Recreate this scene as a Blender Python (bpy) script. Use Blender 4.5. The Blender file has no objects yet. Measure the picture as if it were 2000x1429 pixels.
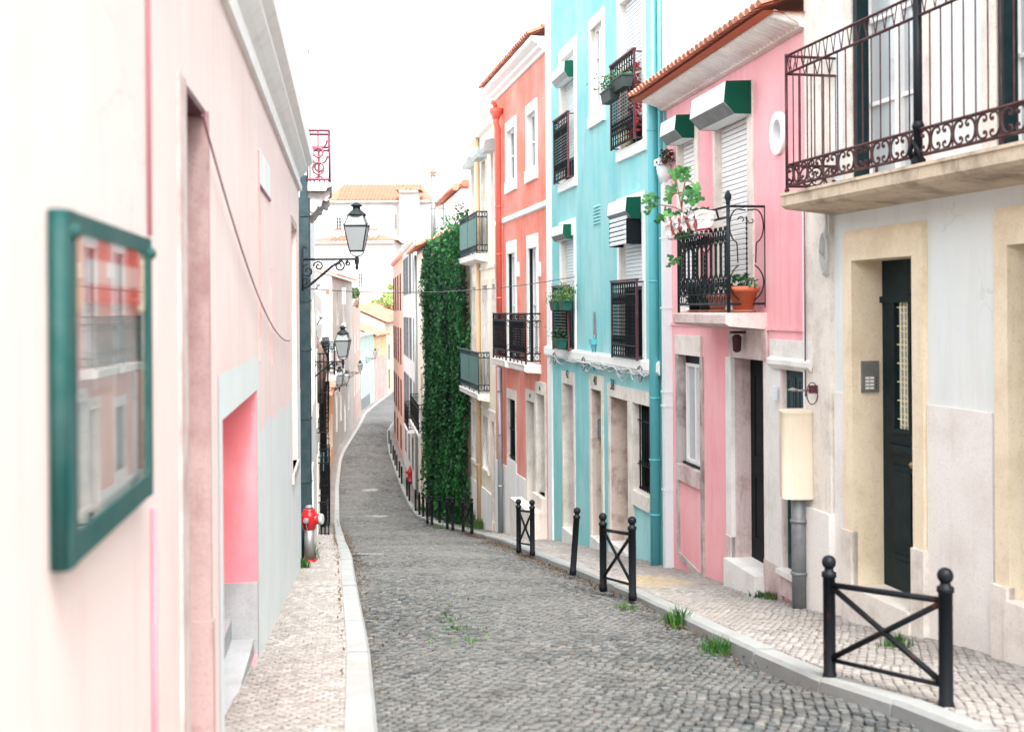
import bpy, math, random
from mathutils import Vector, Matrix
random.seed(7)
S = bpy.context.scene
COL = S.collection
PI = math.pi

# ------------------------------------------------------------------ camera geometry
FPX, CX, HZ = 2300.0, 1000.0, 605.0
ROLL = math.radians(-0.4)
cR, sR = math.cos(ROLL), math.sin(ROLL)

def ray(px, py):
    """direction (X, 1, Z) seen at a point of the 2000 px wide photograph"""
    u = (px - CX) / FPX
    v = (HZ - py) / FPX
    return (u * cR - v * sR, 1.0, u * sR + v * cR)

def at(px, py, Y):
    r = ray(px, py)
    return (r[0] * Y, Y, r[2] * Y)

def lerp(a, b, t):
    return a + (b - a) * t

def interp(tab, x):
    if x <= tab[0][0]:
        (x0, y0), (x1, y1) = tab[0], tab[1]
        return y0 + (y1 - y0) * (x - x0) / (x1 - x0)
    for (x0, y0), (x1, y1) in zip(tab, tab[1:]):
        if x <= x1:
            return y0 + (y1 - y0) * (x - x0) / (x1 - x0)
    return tab[-1][1]

PROF = [(0, -1.62), (10, -2.92), (20, -4.22), (25, -4.98), (31, -5.95), (38, -7.0), (47, -8.25), (52, -8.7),
        (57, -8.9), (62, -8.95), (70, -8.9), (77, -8.85), (85, -8.7), (100, -8.72), (130, -8.85), (400, -8.9)]
def gz(Y):
    return (interp(PROF, Y - 1.2) + interp(PROF, Y) + interp(PROF, Y + 1.2)) / 3.0
KR = [(3, 3.2), (6, 2.62), (7.2, 2.42), (8.2, 2.12), (9.75, 1.87), (13.5, 1.41), (16.85, .88), (19.5, .40), (25, -.22),
      (31, -1.0), (38.5, -2.5), (47, -3.9), (52, -4.6), (61.5, -6.0), (73, -7.7), (77, -8.2), (84, -9.0),
      (90, -9.3), (100, -9.2), (130, -8.0), (160, -4.0)]
KL = [(0, .1), (4, -.42), (7, -.82), (9.7, -1.19), (16.3, -2.2), (20, -2.75), (25, -3.565), (30, -4.33), (40, -5.9), (49.8, -7.36),
      (59.5, -8.8), (69, -10.05), (74, -10.55), (86.5, -11.3), (100, -12.4), (112, -12.7), (128, -12.9), (160, -9.0)]
def kr(Y): return interp(KR, Y)
def kl(Y): return interp(KL, Y)
SW = .12   # pavement height over the road

# ------------------------------------------------------------------ materials
def lin(c):
    return tuple(((x / 255) / 12.92 if x <= 10 else (((x / 255) + .055) / 1.055) ** 2.4) for x in c)
def mix3(a, b, t):
    return tuple(x + (y - x) * t for x, y in zip(a, b))
MATS = {}
class NT:
    def __init__(s, name):
        s.m = bpy.data.materials.new(name); s.m.use_nodes = True
        s.nt = s.m.node_tree; s.n = s.nt.nodes; s.l = s.nt.links
        s.b = s.n['Principled BSDF']; s.out = s.n['Material Output']
        g = s.n.new('ShaderNodeNewGeometry'); s.geo = g; s.pos = g.outputs['Position']
    def lk(s, a, b): s.l.new(a, b)
    def mapping(s, scale, rot=(0, 0, 0)):
        m = s.n.new('ShaderNodeMapping'); m.inputs['Scale'].default_value = scale; m.inputs['Rotation'].default_value = rot
        s.lk(s.pos, m.inputs[0]); return m.outputs[0]
    def noise(s, scale, detail=4, rough=.6, vec=None):
        t = s.n.new('ShaderNodeTexNoise'); t.inputs['Scale'].default_value = scale
        t.inputs['Detail'].default_value = detail; t.inputs['Roughness'].default_value = rough
        s.lk(vec or s.pos, t.inputs['Vector']); return t.outputs[0]
    def ramp(s, f, stops):
        r = s.n.new('ShaderNodeValToRGB'); e = r.color_ramp.elements
        while len(e) < len(stops): e.new(.5)
        for q, (p, c) in zip(e, stops):
            q.position = p
            q.color = (*c, 1) if isinstance(c, tuple) else (c, c, c, 1)
        s.lk(f, r.inputs[0]); return r.outputs[0]
    def mix(s, f, a, b, mode='MIX'):
        m = s.n.new('ShaderNodeMix'); m.data_type = 'RGBA'; m.blend_type = mode
        for sock, v in ((0, f), (6, a), (7, b)):
            if isinstance(v, (int, float)): m.inputs[sock].default_value = v
            elif isinstance(v, tuple): m.inputs[sock].default_value = (*v, 1)
            else: s.lk(v, m.inputs[sock])
        return m.outputs[2]
    def bump(s, h, strength=.3, dist=.02):
        b = s.n.new('ShaderNodeBump'); b.inputs['Strength'].default_value = strength; b.inputs['Distance'].default_value = dist
        s.lk(h, b.inputs['Height']); s.lk(b.outputs[0], s.b.inputs['Normal'])
    def col(s, c):
        if isinstance(c, tuple): s.b.inputs['Base Color'].default_value = (*c, 1)
        else: s.lk(c, s.b.inputs['Base Color'])
    def rough(s, r): s.b.inputs['Roughness'].default_value = r
    def done(s, key): MATS[key] = s.m; return s.m

def plaster(key, c, stain=None, amount=.35, bump=.25, scale=1.0):
    """limewash / render: soft patches, rain streaks, fine grain"""
    t = NT(key)
    stain = stain or mix3(c, (.35, .33, .30), .55)
    light = mix3(c, (.9, .88, .85), .22)
    big = t.noise(.9 * scale, 5, .6)
    col = t.mix(t.ramp(big, [(.35, 0.0), (.68, 1.0)]), c, light)
    st = t.noise(1.0, 6, .65, t.mapping((5 * scale, 5 * scale, .55 * scale)))
    col = t.mix(t.ramp(st, [(.50, 0.0), (.76, min(1, amount * 1.25))]), col, stain)
    sp = t.noise(11 * scale, 6, .7)
    col = t.mix(t.ramp(sp, [(.60, 0.0), (.75, amount * .8)]), col, stain)
    cr = t.n.new('ShaderNodeTexVoronoi'); cr.feature = 'DISTANCE_TO_EDGE'; cr.inputs['Scale'].default_value = 1.1
    wv = t.n.new('ShaderNodeVectorMath'); wv.operation = 'MULTIPLY_ADD'; nz = t.n.new('ShaderNodeTexNoise'); nz.inputs['Scale'].default_value = 3.5; nz.inputs['Detail'].default_value = 5; t.lk(t.pos, nz.inputs['Vector']); wv.inputs[1].default_value = (.5, .5, .5); t.lk(nz.outputs['Color'], wv.inputs[0]); t.lk(t.pos, wv.inputs[2]); t.lk(wv.outputs[0], cr.inputs['Vector'])
    line = t.ramp(cr.outputs['Distance'], [(0.0, 1.0), (.012, 0.0)]); zone = t.ramp(t.noise(.7, 3, .5), [(.56, 0.0), (.66, .28)])
    mm = t.n.new('ShaderNodeMath'); mm.operation = 'MULTIPLY'; t.lk(line, mm.inputs[0]); t.lk(zone, mm.inputs[1])
    col = t.mix(mm.outputs[0], col, mix3(stain, (.12, .1, .1), .5))
    pe = t.ramp(t.noise(2.6 * scale, 8, .72), [(.66, 0.0), (.675, amount * 1.3)])
    col = t.mix(pe, col, mix3(light, stain, .5))
    t.col(col); t.rough(.92); t.bump(t.noise(38, 6, .7), bump, .01)
    t.b.inputs['Specular IOR Level'].default_value = .2
    return t.done(key)

def stone(key, c, dirt, amount=.6, scale=1.0):
    t = NT(key)
    a = t.noise(2.2 * scale, 7, .68)
    col = t.mix(t.ramp(a, [(.46, 0.0), (.70, amount)]), c, dirt)
    b = t.noise(1.0, 6, .7, t.mapping((14 * scale, 14 * scale, 1.6 * scale)))
    col = t.mix(t.ramp(b, [(.55, 0.0), (.75, amount * .7)]), col, dirt)
    c2 = t.noise(60, 3, .6)
    col = t.mix(t.ramp(c2, [(.55, 0.0), (.7, .35)]), col, mix3(dirt, (.1, .09, .08), .4))
    t.col(col); t.rough(.8); t.bump(t.noise(25, 6, .7), .35, .012)
    t.b.inputs['Specular IOR Level'].default_value = .25
    return t.done(key)

def paint(key, c, rough=.4, var=.15, metal=0.0, bump=.08):
    t = NT(key)
    if max(c) < .12: t.b.inputs['Specular IOR Level'].default_value = .14; rough = max(rough, .5)
    n = t.noise(7, 5, .65)
    if key == 'dark_iron':
        t.col(t.mix(t.ramp(t.noise(3.2, 7, .72), [(.60, 0.0), (.66, .75)]), c, (.085, .028, .022))); t.rough(rough); t.bump(t.noise(50, 4, .6), .3, .004); return t.done(key)
    t.col(t.mix(t.ramp(n, [(.42, 0.0), (.72, 1.0)]), c, mix3(c, (.5, .47, .44), var)))
    t.rough(rough); t.b.inputs['Metallic'].default_value = metal
    t.bump(t.noise(50, 4, .6), bump, .004)
    return t.done(key)

PK = lin((243, 132, 146))
plaster('pink_plaster', (.83, .365, .405), (.68, .24, .29), .45)
plaster('cyan_plaster', (.225, .56, .58), (.15, .41, .45), .38)
plaster('salmon_plaster', (.78, .225, .16), (.52, .15, .11), .5)
plaster('cream_plaster', (.86, .77, .62), (.62, .48, .34), .28)
plaster('ivory_plaster', (.80, .72, .62), (.55, .47, .42), .28)
plaster('peach_plaster', (.82, .50, .40), (.6, .42, .38), .22)
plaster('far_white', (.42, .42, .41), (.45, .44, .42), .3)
plaster('white_plaster', (.80, .80, .79), (.55, .52, .50), .25)
plaster('bluewhite_plaster', (.66, .73, .76), (.50, .52, .52), .25)
plaster('palegrey_plaster', (.70, .75, .745), (.58, .55, .50), .35)
plaster('mint_plaster', (.33, .46, .43), (.4, .46, .44), .3)
plaster('yellow_plaster', (.52, .36, .17), (.6, .42, .26), .35)
plaster('orange_plaster', (.80, .40, .16), (.55, .33, .2), .4)
plaster('shell_pink_plaster', (.74, .605, .58), (.70, .47, .47), .38)
plaster('repair_grey', (.62, .68, .685), (.50, .54, .54), .3, .4)
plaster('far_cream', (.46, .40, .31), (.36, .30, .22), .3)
plaster('worn_pink_plaster', (.42, .31, .28), (.35, .26, .23), .75)
plaster('rose_plaster', (.55, .27, .26), (.6, .35, .33), .35)
plaster('hot_pink_plaster', (.85, .19, .23), (.75, .18, .22), .15)
plaster('band_white', (.84, .84, .83), (.50, .48, .46), .25)
stone('limestone', (.76, .71, .65), (.36, .30, .26), .55)
stone('pale_stone', (.77, .75, .72), (.42, .38, .35), .45)
stone('old_stone', (.50, .45, .43), (.17, .13, .13), .95)
stone('rosy_stone', (.62, .52, .50), (.34, .20, .20), .85)
stone('ochre_stone', (.80, .69, .52), (.50, .37, .22), .45)
stone('marble', (.80, .77, .74), (.52, .44, .38), .4, .6)
stone('brown_stone', (.62, .52, .45), (.22, .14, .11), .95)
stone('jamb_stone', (.44, .31, .30), (.24, .11, .12), .8)
stone('step_grey', (.33, .35, .36), (.2, .2, .2), .5)
paint('white_paint', (.80, .80, .79), .45, .1)
paint('cool_white', (.68, .74, .76), .5, .1)
paint('dark_iron', (.008, .010, .013), .5, .05)
paint('rust_iron', (.055, .020, .022), .6, .08)
paint('pink_iron', (.20, .055, .085), .5, .08)
paint('pink_conduit', (.58, .20, .26), .6, .08)
paint('teal_panel', (.05, .15, .135), .7, .1)
paint('far_tile', (.36, .10, .055), .9, .2)
paint('green_paint', (.002, .070, .042), .75, .01)
paint('bottle_green', (.005, .017, .020), .42, .02)
paint('board_green', (.014, .078, .074), .4, .06)
paint('slate_green', (.025, .050, .058), .5, .05)
paint('dark_void', (.004, .005, .007), .6, .01)
paint('lamp_iron', (.010, .016, .020), .4, .03)
paint('grey_metal', (.17, .19, .20), .5, .3, .3)
paint('zinc', (.38, .41, .43), .45, .2, .6)
paint('steel', (.24, .24, .23), .45, .1, .5)
paint('red_paint', (.40, .006, .010), .3, .03)
paint('dish_white', (.34, .39, .40), .4, .05)
paint('cyan_pipe', (.10, .45, .50), .4, .08)
paint('salmon_pipe', (.75, .15, .10), .45, .08)
paint('cream_pipe', (.75, .52, .33), .5, .1)
plaster('cream_box', (.60, .51, .385), (.46, .36, .25), .5, .05)
paint('terracotta', (.46, .095, .03), .7, .10)
paint('pot_brown', (.34, .12, .08), .7, .12)
paint('planter_green', (.008, .075, .055), .45, .04)
paint('planter_grey', (.030, .042, .042), .5, .06)
paint('planter_red', (.75, .08, .10), .45, .06)
paint('plastic_film', (.72, .68, .66), .35, .15)
paint('soil', (.05, .035, .025), .95, .1)
paint('maroon', (.10, .03, .04), .5, .08)
paint('rubber', (.06, .06, .065), .6, .1)
paint('cable_white', (.50, .52, .52), .5, .2)
plaster('cover_concrete', (.13, .14, .14), (.25, .26, .26), .5)
paint('cloth_dark', (.03, .03, .04), .9, .1)
paint('cloth_blue', (.12, .42, .50), .9, .1)
paint('curtain', (.72, .74, .74), .9, .1)
paint('dark_letter', (.05, .05, .055), .6, .1)
paint('brass', (.35, .25, .12), .35, .1, .7)
paint('paper', (.82, .80, .78), .7, .05)
paint('paper_red', (.75, .16, .15), .6, .08)
paint('paper_yellow', (.85, .78, .50), .6, .05)
paint('bark', (.12, .07, .055), .85, .3)
paint('fig_bark', (.22, .09, .08), .7, .2)
plaster('yellow_sand', (.60, .50, .33), (.50, .43, .34), .8, .4, 2.0)
paint('yellow_paint', (.80, .55, .04), .5, .05)

def glass_mat(key, c, rough=.06):
    t = NT(key); t.col(c); t.rough(rough); t.b.inputs['Specular IOR Level'].default_value = .8
    n = t.noise(1.5, 2, .5); t.bump(n, .05, .02); return t.done(key)
glass_mat('window_glass', (.018, .024, .030), .12)
glass_mat('pale_glass', (.42, .46, .48), .15)
def clear_glass(key, fac, tint=(1, 1, 1)):
    t = NT(key); tr = t.n.new('ShaderNodeBsdfTransparent'); tr.inputs[0].default_value = (*tint, 1)
    gl = t.n.new('ShaderNodeBsdfGlossy'); gl.inputs['Roughness'].default_value = .03
    mx = t.n.new('ShaderNodeMixShader'); mx.inputs[0].default_value = fac
    t.lk(tr.outputs[0], mx.inputs[1]); t.lk(gl.outputs[0], mx.inputs[2]); t.lk(mx.outputs[0], t.out.inputs[0])
    return t.done(key)
clear_glass('board_glass', .55)
def lamp_glass():
    t = NT('lamp_glass'); t.col((.42, .45, .46)); t.rough(.35)
    tr = t.n.new('ShaderNodeBsdfTransparent'); tl = t.n.new('ShaderNodeBsdfTranslucent'); tl.inputs[0].default_value = (.55, .57, .58, 1)
    m1 = t.n.new('ShaderNodeMixShader'); m1.inputs[0].default_value = .55
    t.lk(t.b.outputs[0], m1.inputs[1]); t.lk(tl.outputs[0], m1.inputs[2])
    m2 = t.n.new('ShaderNodeMixShader'); m2.inputs[0].default_value = .06
    t.lk(m1.outputs[0], m2.inputs[1]); t.lk(tr.outputs[0], m2.inputs[2]); t.lk(m2.outputs[0], t.out.inputs[0])
    t.done('lamp_glass')
lamp_glass()

def island(key, cols, rough=.85, big=None, patch=None, patch_amt=.5, bump=.3):
    """every separate stone / leaf gets its own tone"""
    t = NT(key); r = t.geo.outputs['Random Per Island']
    n = len(cols)
    c = t.ramp(r, [(i / max(1, n - 1), q) for i, q in enumerate(cols)])
    if big: c = t.mix(t.ramp(t.noise(big, 5, .6), [(.38, 0.0), (.66, .8)]), c, patch)
    if patch_amt: c = t.mix(t.ramp(t.noise(1.7, 6, .7), [(.54, 0.0), (.70, .65)]), c, mix3(cols[0], (.05, .045, .035), .4))
    if patch_amt and bump: c = t.mix(t.ramp(t.noise(45, 4, .7), [(.5, 0.0), (.75, .45)]), c, mix3(cols[0], (.05, .045, .04), .5))
    t.col(c); t.rough(rough)
    if bump: t.bump(t.noise(60, 4, .7), bump, .01)
    t.b.inputs['Specular IOR Level'].default_value = .3
    return t, t.done(key)
island('sett_basalt', [(.026, .033, .036), (.066, .074, .077), (.102, .110, .110), (.042, .045, .046), (.150, .150, .145), (.088, .078, .070), (.056, .066, .070)], .6, .5, (.135, .135, .130))
island('sett_lime', [(.18, .17, .16), (.29, .275, .26), (.23, .21, .20), (.36, .35, .335), (.27, .255, .245)], .75, .8, (.25, .23, .21))
island('sett_ochre', [(.34, .27, .15), (.42, .34, .20), (.30, .25, .17), (.38, .33, .24)], .75, .8, (.30, .26, .20))
def leafmat(key, cols):
    t = NT(key); r = t.geo.outputs['Random Per Island']
    n = len(cols)
    c = t.ramp(r, [(i / (n - 1), q) for i, q in enumerate(cols)])
    c = t.mix(t.ramp(t.noise(1.0, 5, .65, t.mapping((1.5, 1.5, .45))), [(.46, 0.0), (.64, .85)]), c, cols[-1])
    t.col(c); t.rough(.5); t.b.inputs['Specular IOR Level'].default_value = .3
    tl = t.n.new('ShaderNodeBsdfTranslucent'); t.lk(c, tl.inputs[0])
    mx = t.n.new('ShaderNodeMixShader'); mx.inputs[0].default_value = .3
    t.lk(t.b.outputs[0], mx.inputs[1]); t.lk(tl.outputs[0], mx.inputs[2]); t.lk(mx.outputs[0], t.out.inputs[0])
    t.done(key)
leafmat('ivy_leaf', [(.001, .010, .008), (.003, .030, .014), (.009, .070, .024), (.032, .175, .042)])
leafmat('fig_leaf', [(.010, .065, .020), (.022, .14, .035), (.055, .23, .06), (.12, .30, .10)])
leafmat('fern_leaf', [(.025, .09, .025), (.07, .19, .05), (.18, .32, .12)])
leafmat('herb_leaf', [(.012, .05, .022), (.025, .10, .035), (.055, .15, .06)])
leafmat('grass_leaf', [(.012, .06, .012), (.03, .13, .025), (.10, .15, .045)])
leafmat('dry_leaf', [(.07, .035, .022), (.13, .07, .04), (.10, .08, .04)])
leafmat('far_leaf', [(.20, .34, .12), (.34, .46, .16), (.42, .50, .20)])
leafmat('flower_red', [(.45, .03, .04), (.60, .06, .05), (.50, .10, .12)])

def ground_mat(key, base, dark, vor, bump=.6, patch=None):
    t = NT(key)
    v = t.n.new('ShaderNodeTexVoronoi'); v.inputs['Scale'].default_value = vor; v.inputs['Randomness'].default_value = .65
    t.lk(t.pos, v.inputs['Vector'])
    e = t.n.new('ShaderNodeTexVoronoi'); e.feature = 'DISTANCE_TO_EDGE'; e.inputs['Scale'].default_value = vor; e.inputs['Randomness'].default_value = .65
    t.lk(t.pos, e.inputs['Vector'])
    bw = t.n.new('ShaderNodeRGBToBW'); t.lk(v.outputs['Color'], bw.inputs[0])
    c = t.mix(t.ramp(bw.outputs[0], [(.2, 0.0), (.8, 1.0)]), mix3(base, dark, .5), base)
    if patch: c = t.mix(t.ramp(t.noise(.6, 5, .6), [(.4, 0.0), (.65, .8)]), c, patch)
    c = t.mix(t.ramp(e.outputs['Distance'], [(0.0, 1.0), (.12, 0.0)]), c, dark)
    t.col(c); t.rough(.8); t.bump(t.ramp(e.outputs['Distance'], [(0.0, 0.0), (.2, 1.0)]), bump, .02)
    t.done(key)
ground_mat('far_road', (.10, .105, .108), (.035, .037, .038), 6.5, .9, (.15, .15, .15))
ground_mat('far_pavement', (.20, .185, .175), (.10, .09, .085), 13, .6, (.24, .22, .21))
ground_mat('joint_dirt', (.045, .042, .034), (.018, .018, .014), 20, .5, (.04, .070, .022))
ground_mat('light_joint', (.26, .22, .20), (.22, .18, .14), 30, .5, (.36, .30, .24))
ground_mat('earth', (.30, .28, .25), (.18, .17, .15), 2, .3)
stone('slab_stone', (.60, .50, .38), (.20, .15, .11), .95)
stone('kerb_stone', (.27, .285, .285), (.22, .19, .165), .5)

def tilemat():
    t = NT('roof_tile')
    r = t.geo.outputs['Random Per Island']
    c = t.ramp(r, [(0, (.28, .085, .055)), (.5, (.38, .135, .085)), (1, (.44, .20, .14))])
    c = t.mix(t.ramp(t.noise(3, 5, .7), [(.5, 0.0), (.75, .6)]), c, (.38, .26, .20))
    t.col(c); t.rough(.85); t.done('roof_tile')
tilemat()
M = MATS

# ------------------------------------------------------------------ mesh builder
class MB:
    def __init__(s, fr=None):
        s.v = []; s.f = []; s.mi = []; s.mats = []; s.fr = fr; s.cur = 0; s.smooth = []
    def m(s, key):
        if key not in s.mats: s.mats.append(key)
        s.cur = s.mats.index(key); return s
    def pt(s, p):
        s.v.append(tuple(s.fr(*p)) if s.fr else tuple(p)); return len(s.v) - 1
    def face(s, idx, sm=False):
        s.f.append(tuple(idx)); s.mi.append(s.cur); s.smooth.append(sm)
    def quad(s, a, b, c, d, sm=False): s.face([s.pt(a), s.pt(b), s.pt(c), s.pt(d)], sm)
    def box(s, x0, x1, y0, y1, z0, z1):
        i = [s.pt(p) for p in ((x0, y0, z0), (x1, y0, z0), (x1, y1, z0), (x0, y1, z0), (x0, y0, z1), (x1, y0, z1), (x1, y1, z1), (x0, y1, z1))]
        for q in ((0, 3, 2, 1), (4, 5, 6, 7), (0, 1, 5, 4), (1, 2, 6, 5), (2, 3, 7, 6), (3, 0, 4, 7)): s.face([i[k] for k in q])
        return s
    def prism(s, poly, d, ax, a0, a1):
        """polygon in the two other axes extruded along axis ax from a0 to a1"""
        def P(p, a):
            q = [0, 0, 0]; o = [k for k in range(3) if k != ax]
            q[o[0]], q[o[1]] = p; q[ax] = a; return q
        A = [s.pt(P(p, a0)) for p in poly]; B = [s.pt(P(p, a1)) for p in poly]
        n = len(poly); s.face(A[::-1]); s.face(B)
        for k in range(n): s.face([A[k], A[(k + 1) % n], B[(k + 1) % n], B[k]])
        return s
    def hexa(s, lo, hi):
        A = [s.pt(p) for p in lo]; B = [s.pt(p) for p in hi]; n = len(lo)
        s.face(A[::-1]); s.face(B)
        for k in range(n): s.face([A[k], A[(k + 1) % n], B[(k + 1) % n], B[k]])
    def tube(s, pts, r, seg=5, closed=False, cap=True, radii=None):
        P = [Vector(p) for p in pts]; n = len(P); rings = []
        up = None
        for k in range(n):
            if closed: t = P[(k + 1) % n] - P[k - 1]
            else: t = P[min(k + 1, n - 1)] - P[max(k - 1, 0)]
            if t.length < 1e-9: t = Vector((0, 0, 1))
            t.normalize()
            if up is None:
                up = Vector((0, 0, 1)) if abs(t.z) < .9 else Vector((1, 0, 0))
            a = t.cross(up)
            if a.length < 1e-4: a = t.orthogonal()
            a.normalize(); b = a.cross(t); b.normalize(); up = b
            rr = radii[k] if radii else r
            rings.append([s.pt(P[k] + (a * math.cos(2 * PI * j / seg) + b * math.sin(2 * PI * j / seg)) * rr) for j in range(seg)])
        for k in range(n - (0 if closed else 1)):
            A, B = rings[k], rings[(k + 1) % n]
            for j in range(seg): s.face([A[j], A[(j + 1) % seg], B[(j + 1) % seg], B[j]], seg > 4)
        if cap and not closed: s.face(rings[0][::-1]); s.face(rings[-1])
        return s
    def cyl(s, p0, p1, r, r1=None, seg=10): return s.tube([p0, p1], r, seg, radii=[r, r if r1 is None else r1])
    def lathe(s, prof, c=(0, 0, 0), seg=12, ax=2, smooth=True, sx=1, sy=1):
        """prof: list of (radius, height)"""
        rings = []
        for r, h in prof:
            ring = []
            for j in range(seg):
                a = 2 * PI * j / seg; q = [0, 0, 0]; o = [k for k in range(3) if k != ax]
                q[o[0]] = c[o[0]] + r * math.cos(a) * sx; q[o[1]] = c[o[1]] + r * math.sin(a) * sy; q[ax] = c[ax] + h
                ring.append(s.pt(q))
            rings.append(ring)
        for A, B in zip(rings, rings[1:]):
            for j in range(seg): s.face([A[j], A[(j + 1) % seg], B[(j + 1) % seg], B[j]], smooth)
        s.face(rings[0][::-1]); s.face(rings[-1])
        return s
    def ball(s, c, r, seg=8, rings=5, sz=1):
        return s.lathe([(max(.001, r * math.sin(PI * k / rings)), -r * sz * math.cos(PI * k / rings)) for k in range(rings + 1)], c, seg)
    def leaf(s, c, size, nrm=None, droop=.0, asp=.7):
        """one folded leaf: two triangles pairs"""
        d = Vector((random.gauss(0, 1), random.gauss(0, 1), random.gauss(0, 1) - droop)); d.normalize()
        n = Vector(nrm) if nrm else Vector((random.gauss(0, 1), random.gauss(0, 1), random.gauss(0, 1)))
        w = d.cross(n)
        if w.length < 1e-3: w = d.orthogonal()
        w.normalize(); c = Vector(c); h = size * .5; nn = w.cross(d) * size * .12
        a = s.pt(c - d * h); b = s.pt(c + w * h * asp + nn); t = s.pt(c + d * h); e = s.pt(c - w * h * asp + nn)
        s.face([a, b, t]); s.face([a, t, e])

def build(name, mb, parent=None, kind=None):
    me = bpy.data.meshes.new(name)
    off = Vector((0, 0, 0))
    if parent is not None:
        p = parent
        while p is not None: off += p.location; p = p.parent
    me.from_pydata([(v[0] - off.x, v[1] - off.y, v[2] - off.z) for v in mb.v], [], mb.f)
    for k in mb.mats: me.materials.append(M[k])
    me.polygons.foreach_set('material_index', mb.mi)
    me.polygons.foreach_set('use_smooth', mb.smooth)
    me.update()
    o = bpy.data.objects.new(name, me); COL.objects.link(o)
    if parent is not None: o.parent = parent
    if kind: o['kind'] = kind
    return o

def thing(name, label, cat, loc=(0, 0, 0), group=None, rz=0):
    o = bpy.data.objects.new(name, None); COL.objects.link(o); o.empty_display_size = .1
    o.location = loc; o.rotation_euler = (0, 0, rz); o['label'] = label; o['category'] = cat
    if group: o['group'] = group
    return o
def tag(o, label, cat, group=None):
    o['label'] = label; o['category'] = cat
    if group: o['group'] = group
    return o
def single(name, mb, loc, label, cat, group=None):
    """a thing that is one mesh, its origin moved to loc"""
    o = build(name, mb)
    l = Vector(loc)
    for v in o.data.vertices: v.co -= l
    o.location = l
    return tag(o, label, cat, group)
def dup(root, loc, label, group=None, rz=None):
    r = root.copy(); COL.objects.link(r); r.location = loc; r['label'] = label
    if rz is not None: r.rotation_euler = (0, 0, rz)
    if group: r['group'] = group
    for ch in list(root.children):
        c = ch.copy(); COL.objects.link(c); c.parent = r
        for g in list(ch.children):
            d = g.copy(); COL.objects.link(d); d.parent = c
    return r

# ------------------------------------------------------------------ wall frames
class Wall:
    """s runs from the near end to the far end, n points to the street, z is up"""
    def __init__(w, near, far, side):
        w.a = Vector((near[0], near[1], 0)); w.b = Vector((far[0], far[1], 0))
        w.d = (w.b - w.a).normalized(); w.L = (w.b - w.a).length
        w.n = Vector((-w.d.y, w.d.x, 0)) if side == 'R' else Vector((w.d.y, -w.d.x, 0))
    def fr(w, s, n, z): return w.a + w.d * s + w.n * n + Vector((0, 0, z))
    def mb(w): return MB(w.fr)
    def hit(w, px, py, n=0.0):
        r = Vector(ray(px, py)); o = w.a + w.n * n
        t = o.dot(w.n) / (r.dot(w.n)); p = r * t
        return (p - w.a).dot(w.d), p.z
    def R(w, xa, xb, yt, yb, pref=None, n=0.0):
        pref = (xa + xb) / 2 if pref is None else pref
        sa = w.hit(xa, (yt + yb) / 2, n)[0]; sb = w.hit(xb, (yt + yb) / 2, n)[0]
        return min(sa, sb), max(sa, sb), w.hit(pref, yb, n)[1], w.hit(pref, yt, n)[1]
    def Y(w, s): return (w.a + w.d * s).y
    def g(w, s): return gz(w.Y(s)) + SW

def wall_face(mb, s0, s1, z0, z1, ops, mat, n=0.0):
    """front sheet with real openings; ops: (a, b, z0, z1, depth, reveal material)"""
    ss = sorted(set([s0, s1] + [min(max(q, s0), s1) for o in ops for q in (o[0], o[1])]))
    zs = sorted(set([z0, z1] + [min(max(q, z0), z1) for o in ops for q in (o[2], o[3])]))
    mb.m(mat)
    for a, b in zip(ss, ss[1:]):
        for c, d in zip(zs, zs[1:]):
            mx, mz = (a + b) / 2, (c + d) / 2
            if any(o[0] < mx < o[1] and o[2] < mz < o[3] for o in ops): continue
            mb.quad((a, n, c), (b, n, c), (b, n, d), (a, n, d))
    for a, b, c, d, dep, rm in ops:
        mb.m(rm)
        mb.quad((a, n, c), (a, n - dep, c), (a, n - dep, d), (a, n, d))
        mb.quad((b, n, c), (b, n - dep, c), (b, n - dep, d), (b, n, d))
        mb.quad((a, n, d), (b, n, d), (b, n - dep, d), (a, n - dep, d))
        mb.quad((a, n, c), (b, n, c), (b, n - dep, c), (a, n - dep, c))

def body(mb, w, s0, s1, z0, z1, depth, mat, roof='white_plaster', flat=True):
    mb.m(mat)
    mb.quad((s0, 0, z0), (s0, -depth, z0), (s0, -depth, z1), (s0, 0, z1))
    mb.quad((s1, 0, z0), (s1, -depth, z0), (s1, -depth, z1), (s1, 0, z1))
    mb.quad((s0, -depth, z0), (s1, -depth, z0), (s1, -depth, z1), (s0, -depth, z1))
    if flat:
        mb.m(roof); mb.quad((s0, 0, z1), (s1, 0, z1), (s1, -depth, z1), (s0, -depth, z1))

def surround(mb, a, b, c, d, wj, wl, mat, t=.025, sill=0.0, down=None, over=0.0):
    """stone frame round an opening: two jambs, lintel, optional sill"""
    mb.m(mat)
    z0 = c if down is None else down
    mb.box(a - wj, a, 0, t, z0, d); mb.box(b, b + wj, 0, t, z0, d)
    mb.box(a - wj - over, b + wj + over, 0, t + .002, d, d + wl)
    if sill: mb.box(a - wj - .02, b + wj + .02, 0, t + .03, c - sill, c - .0)

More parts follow.
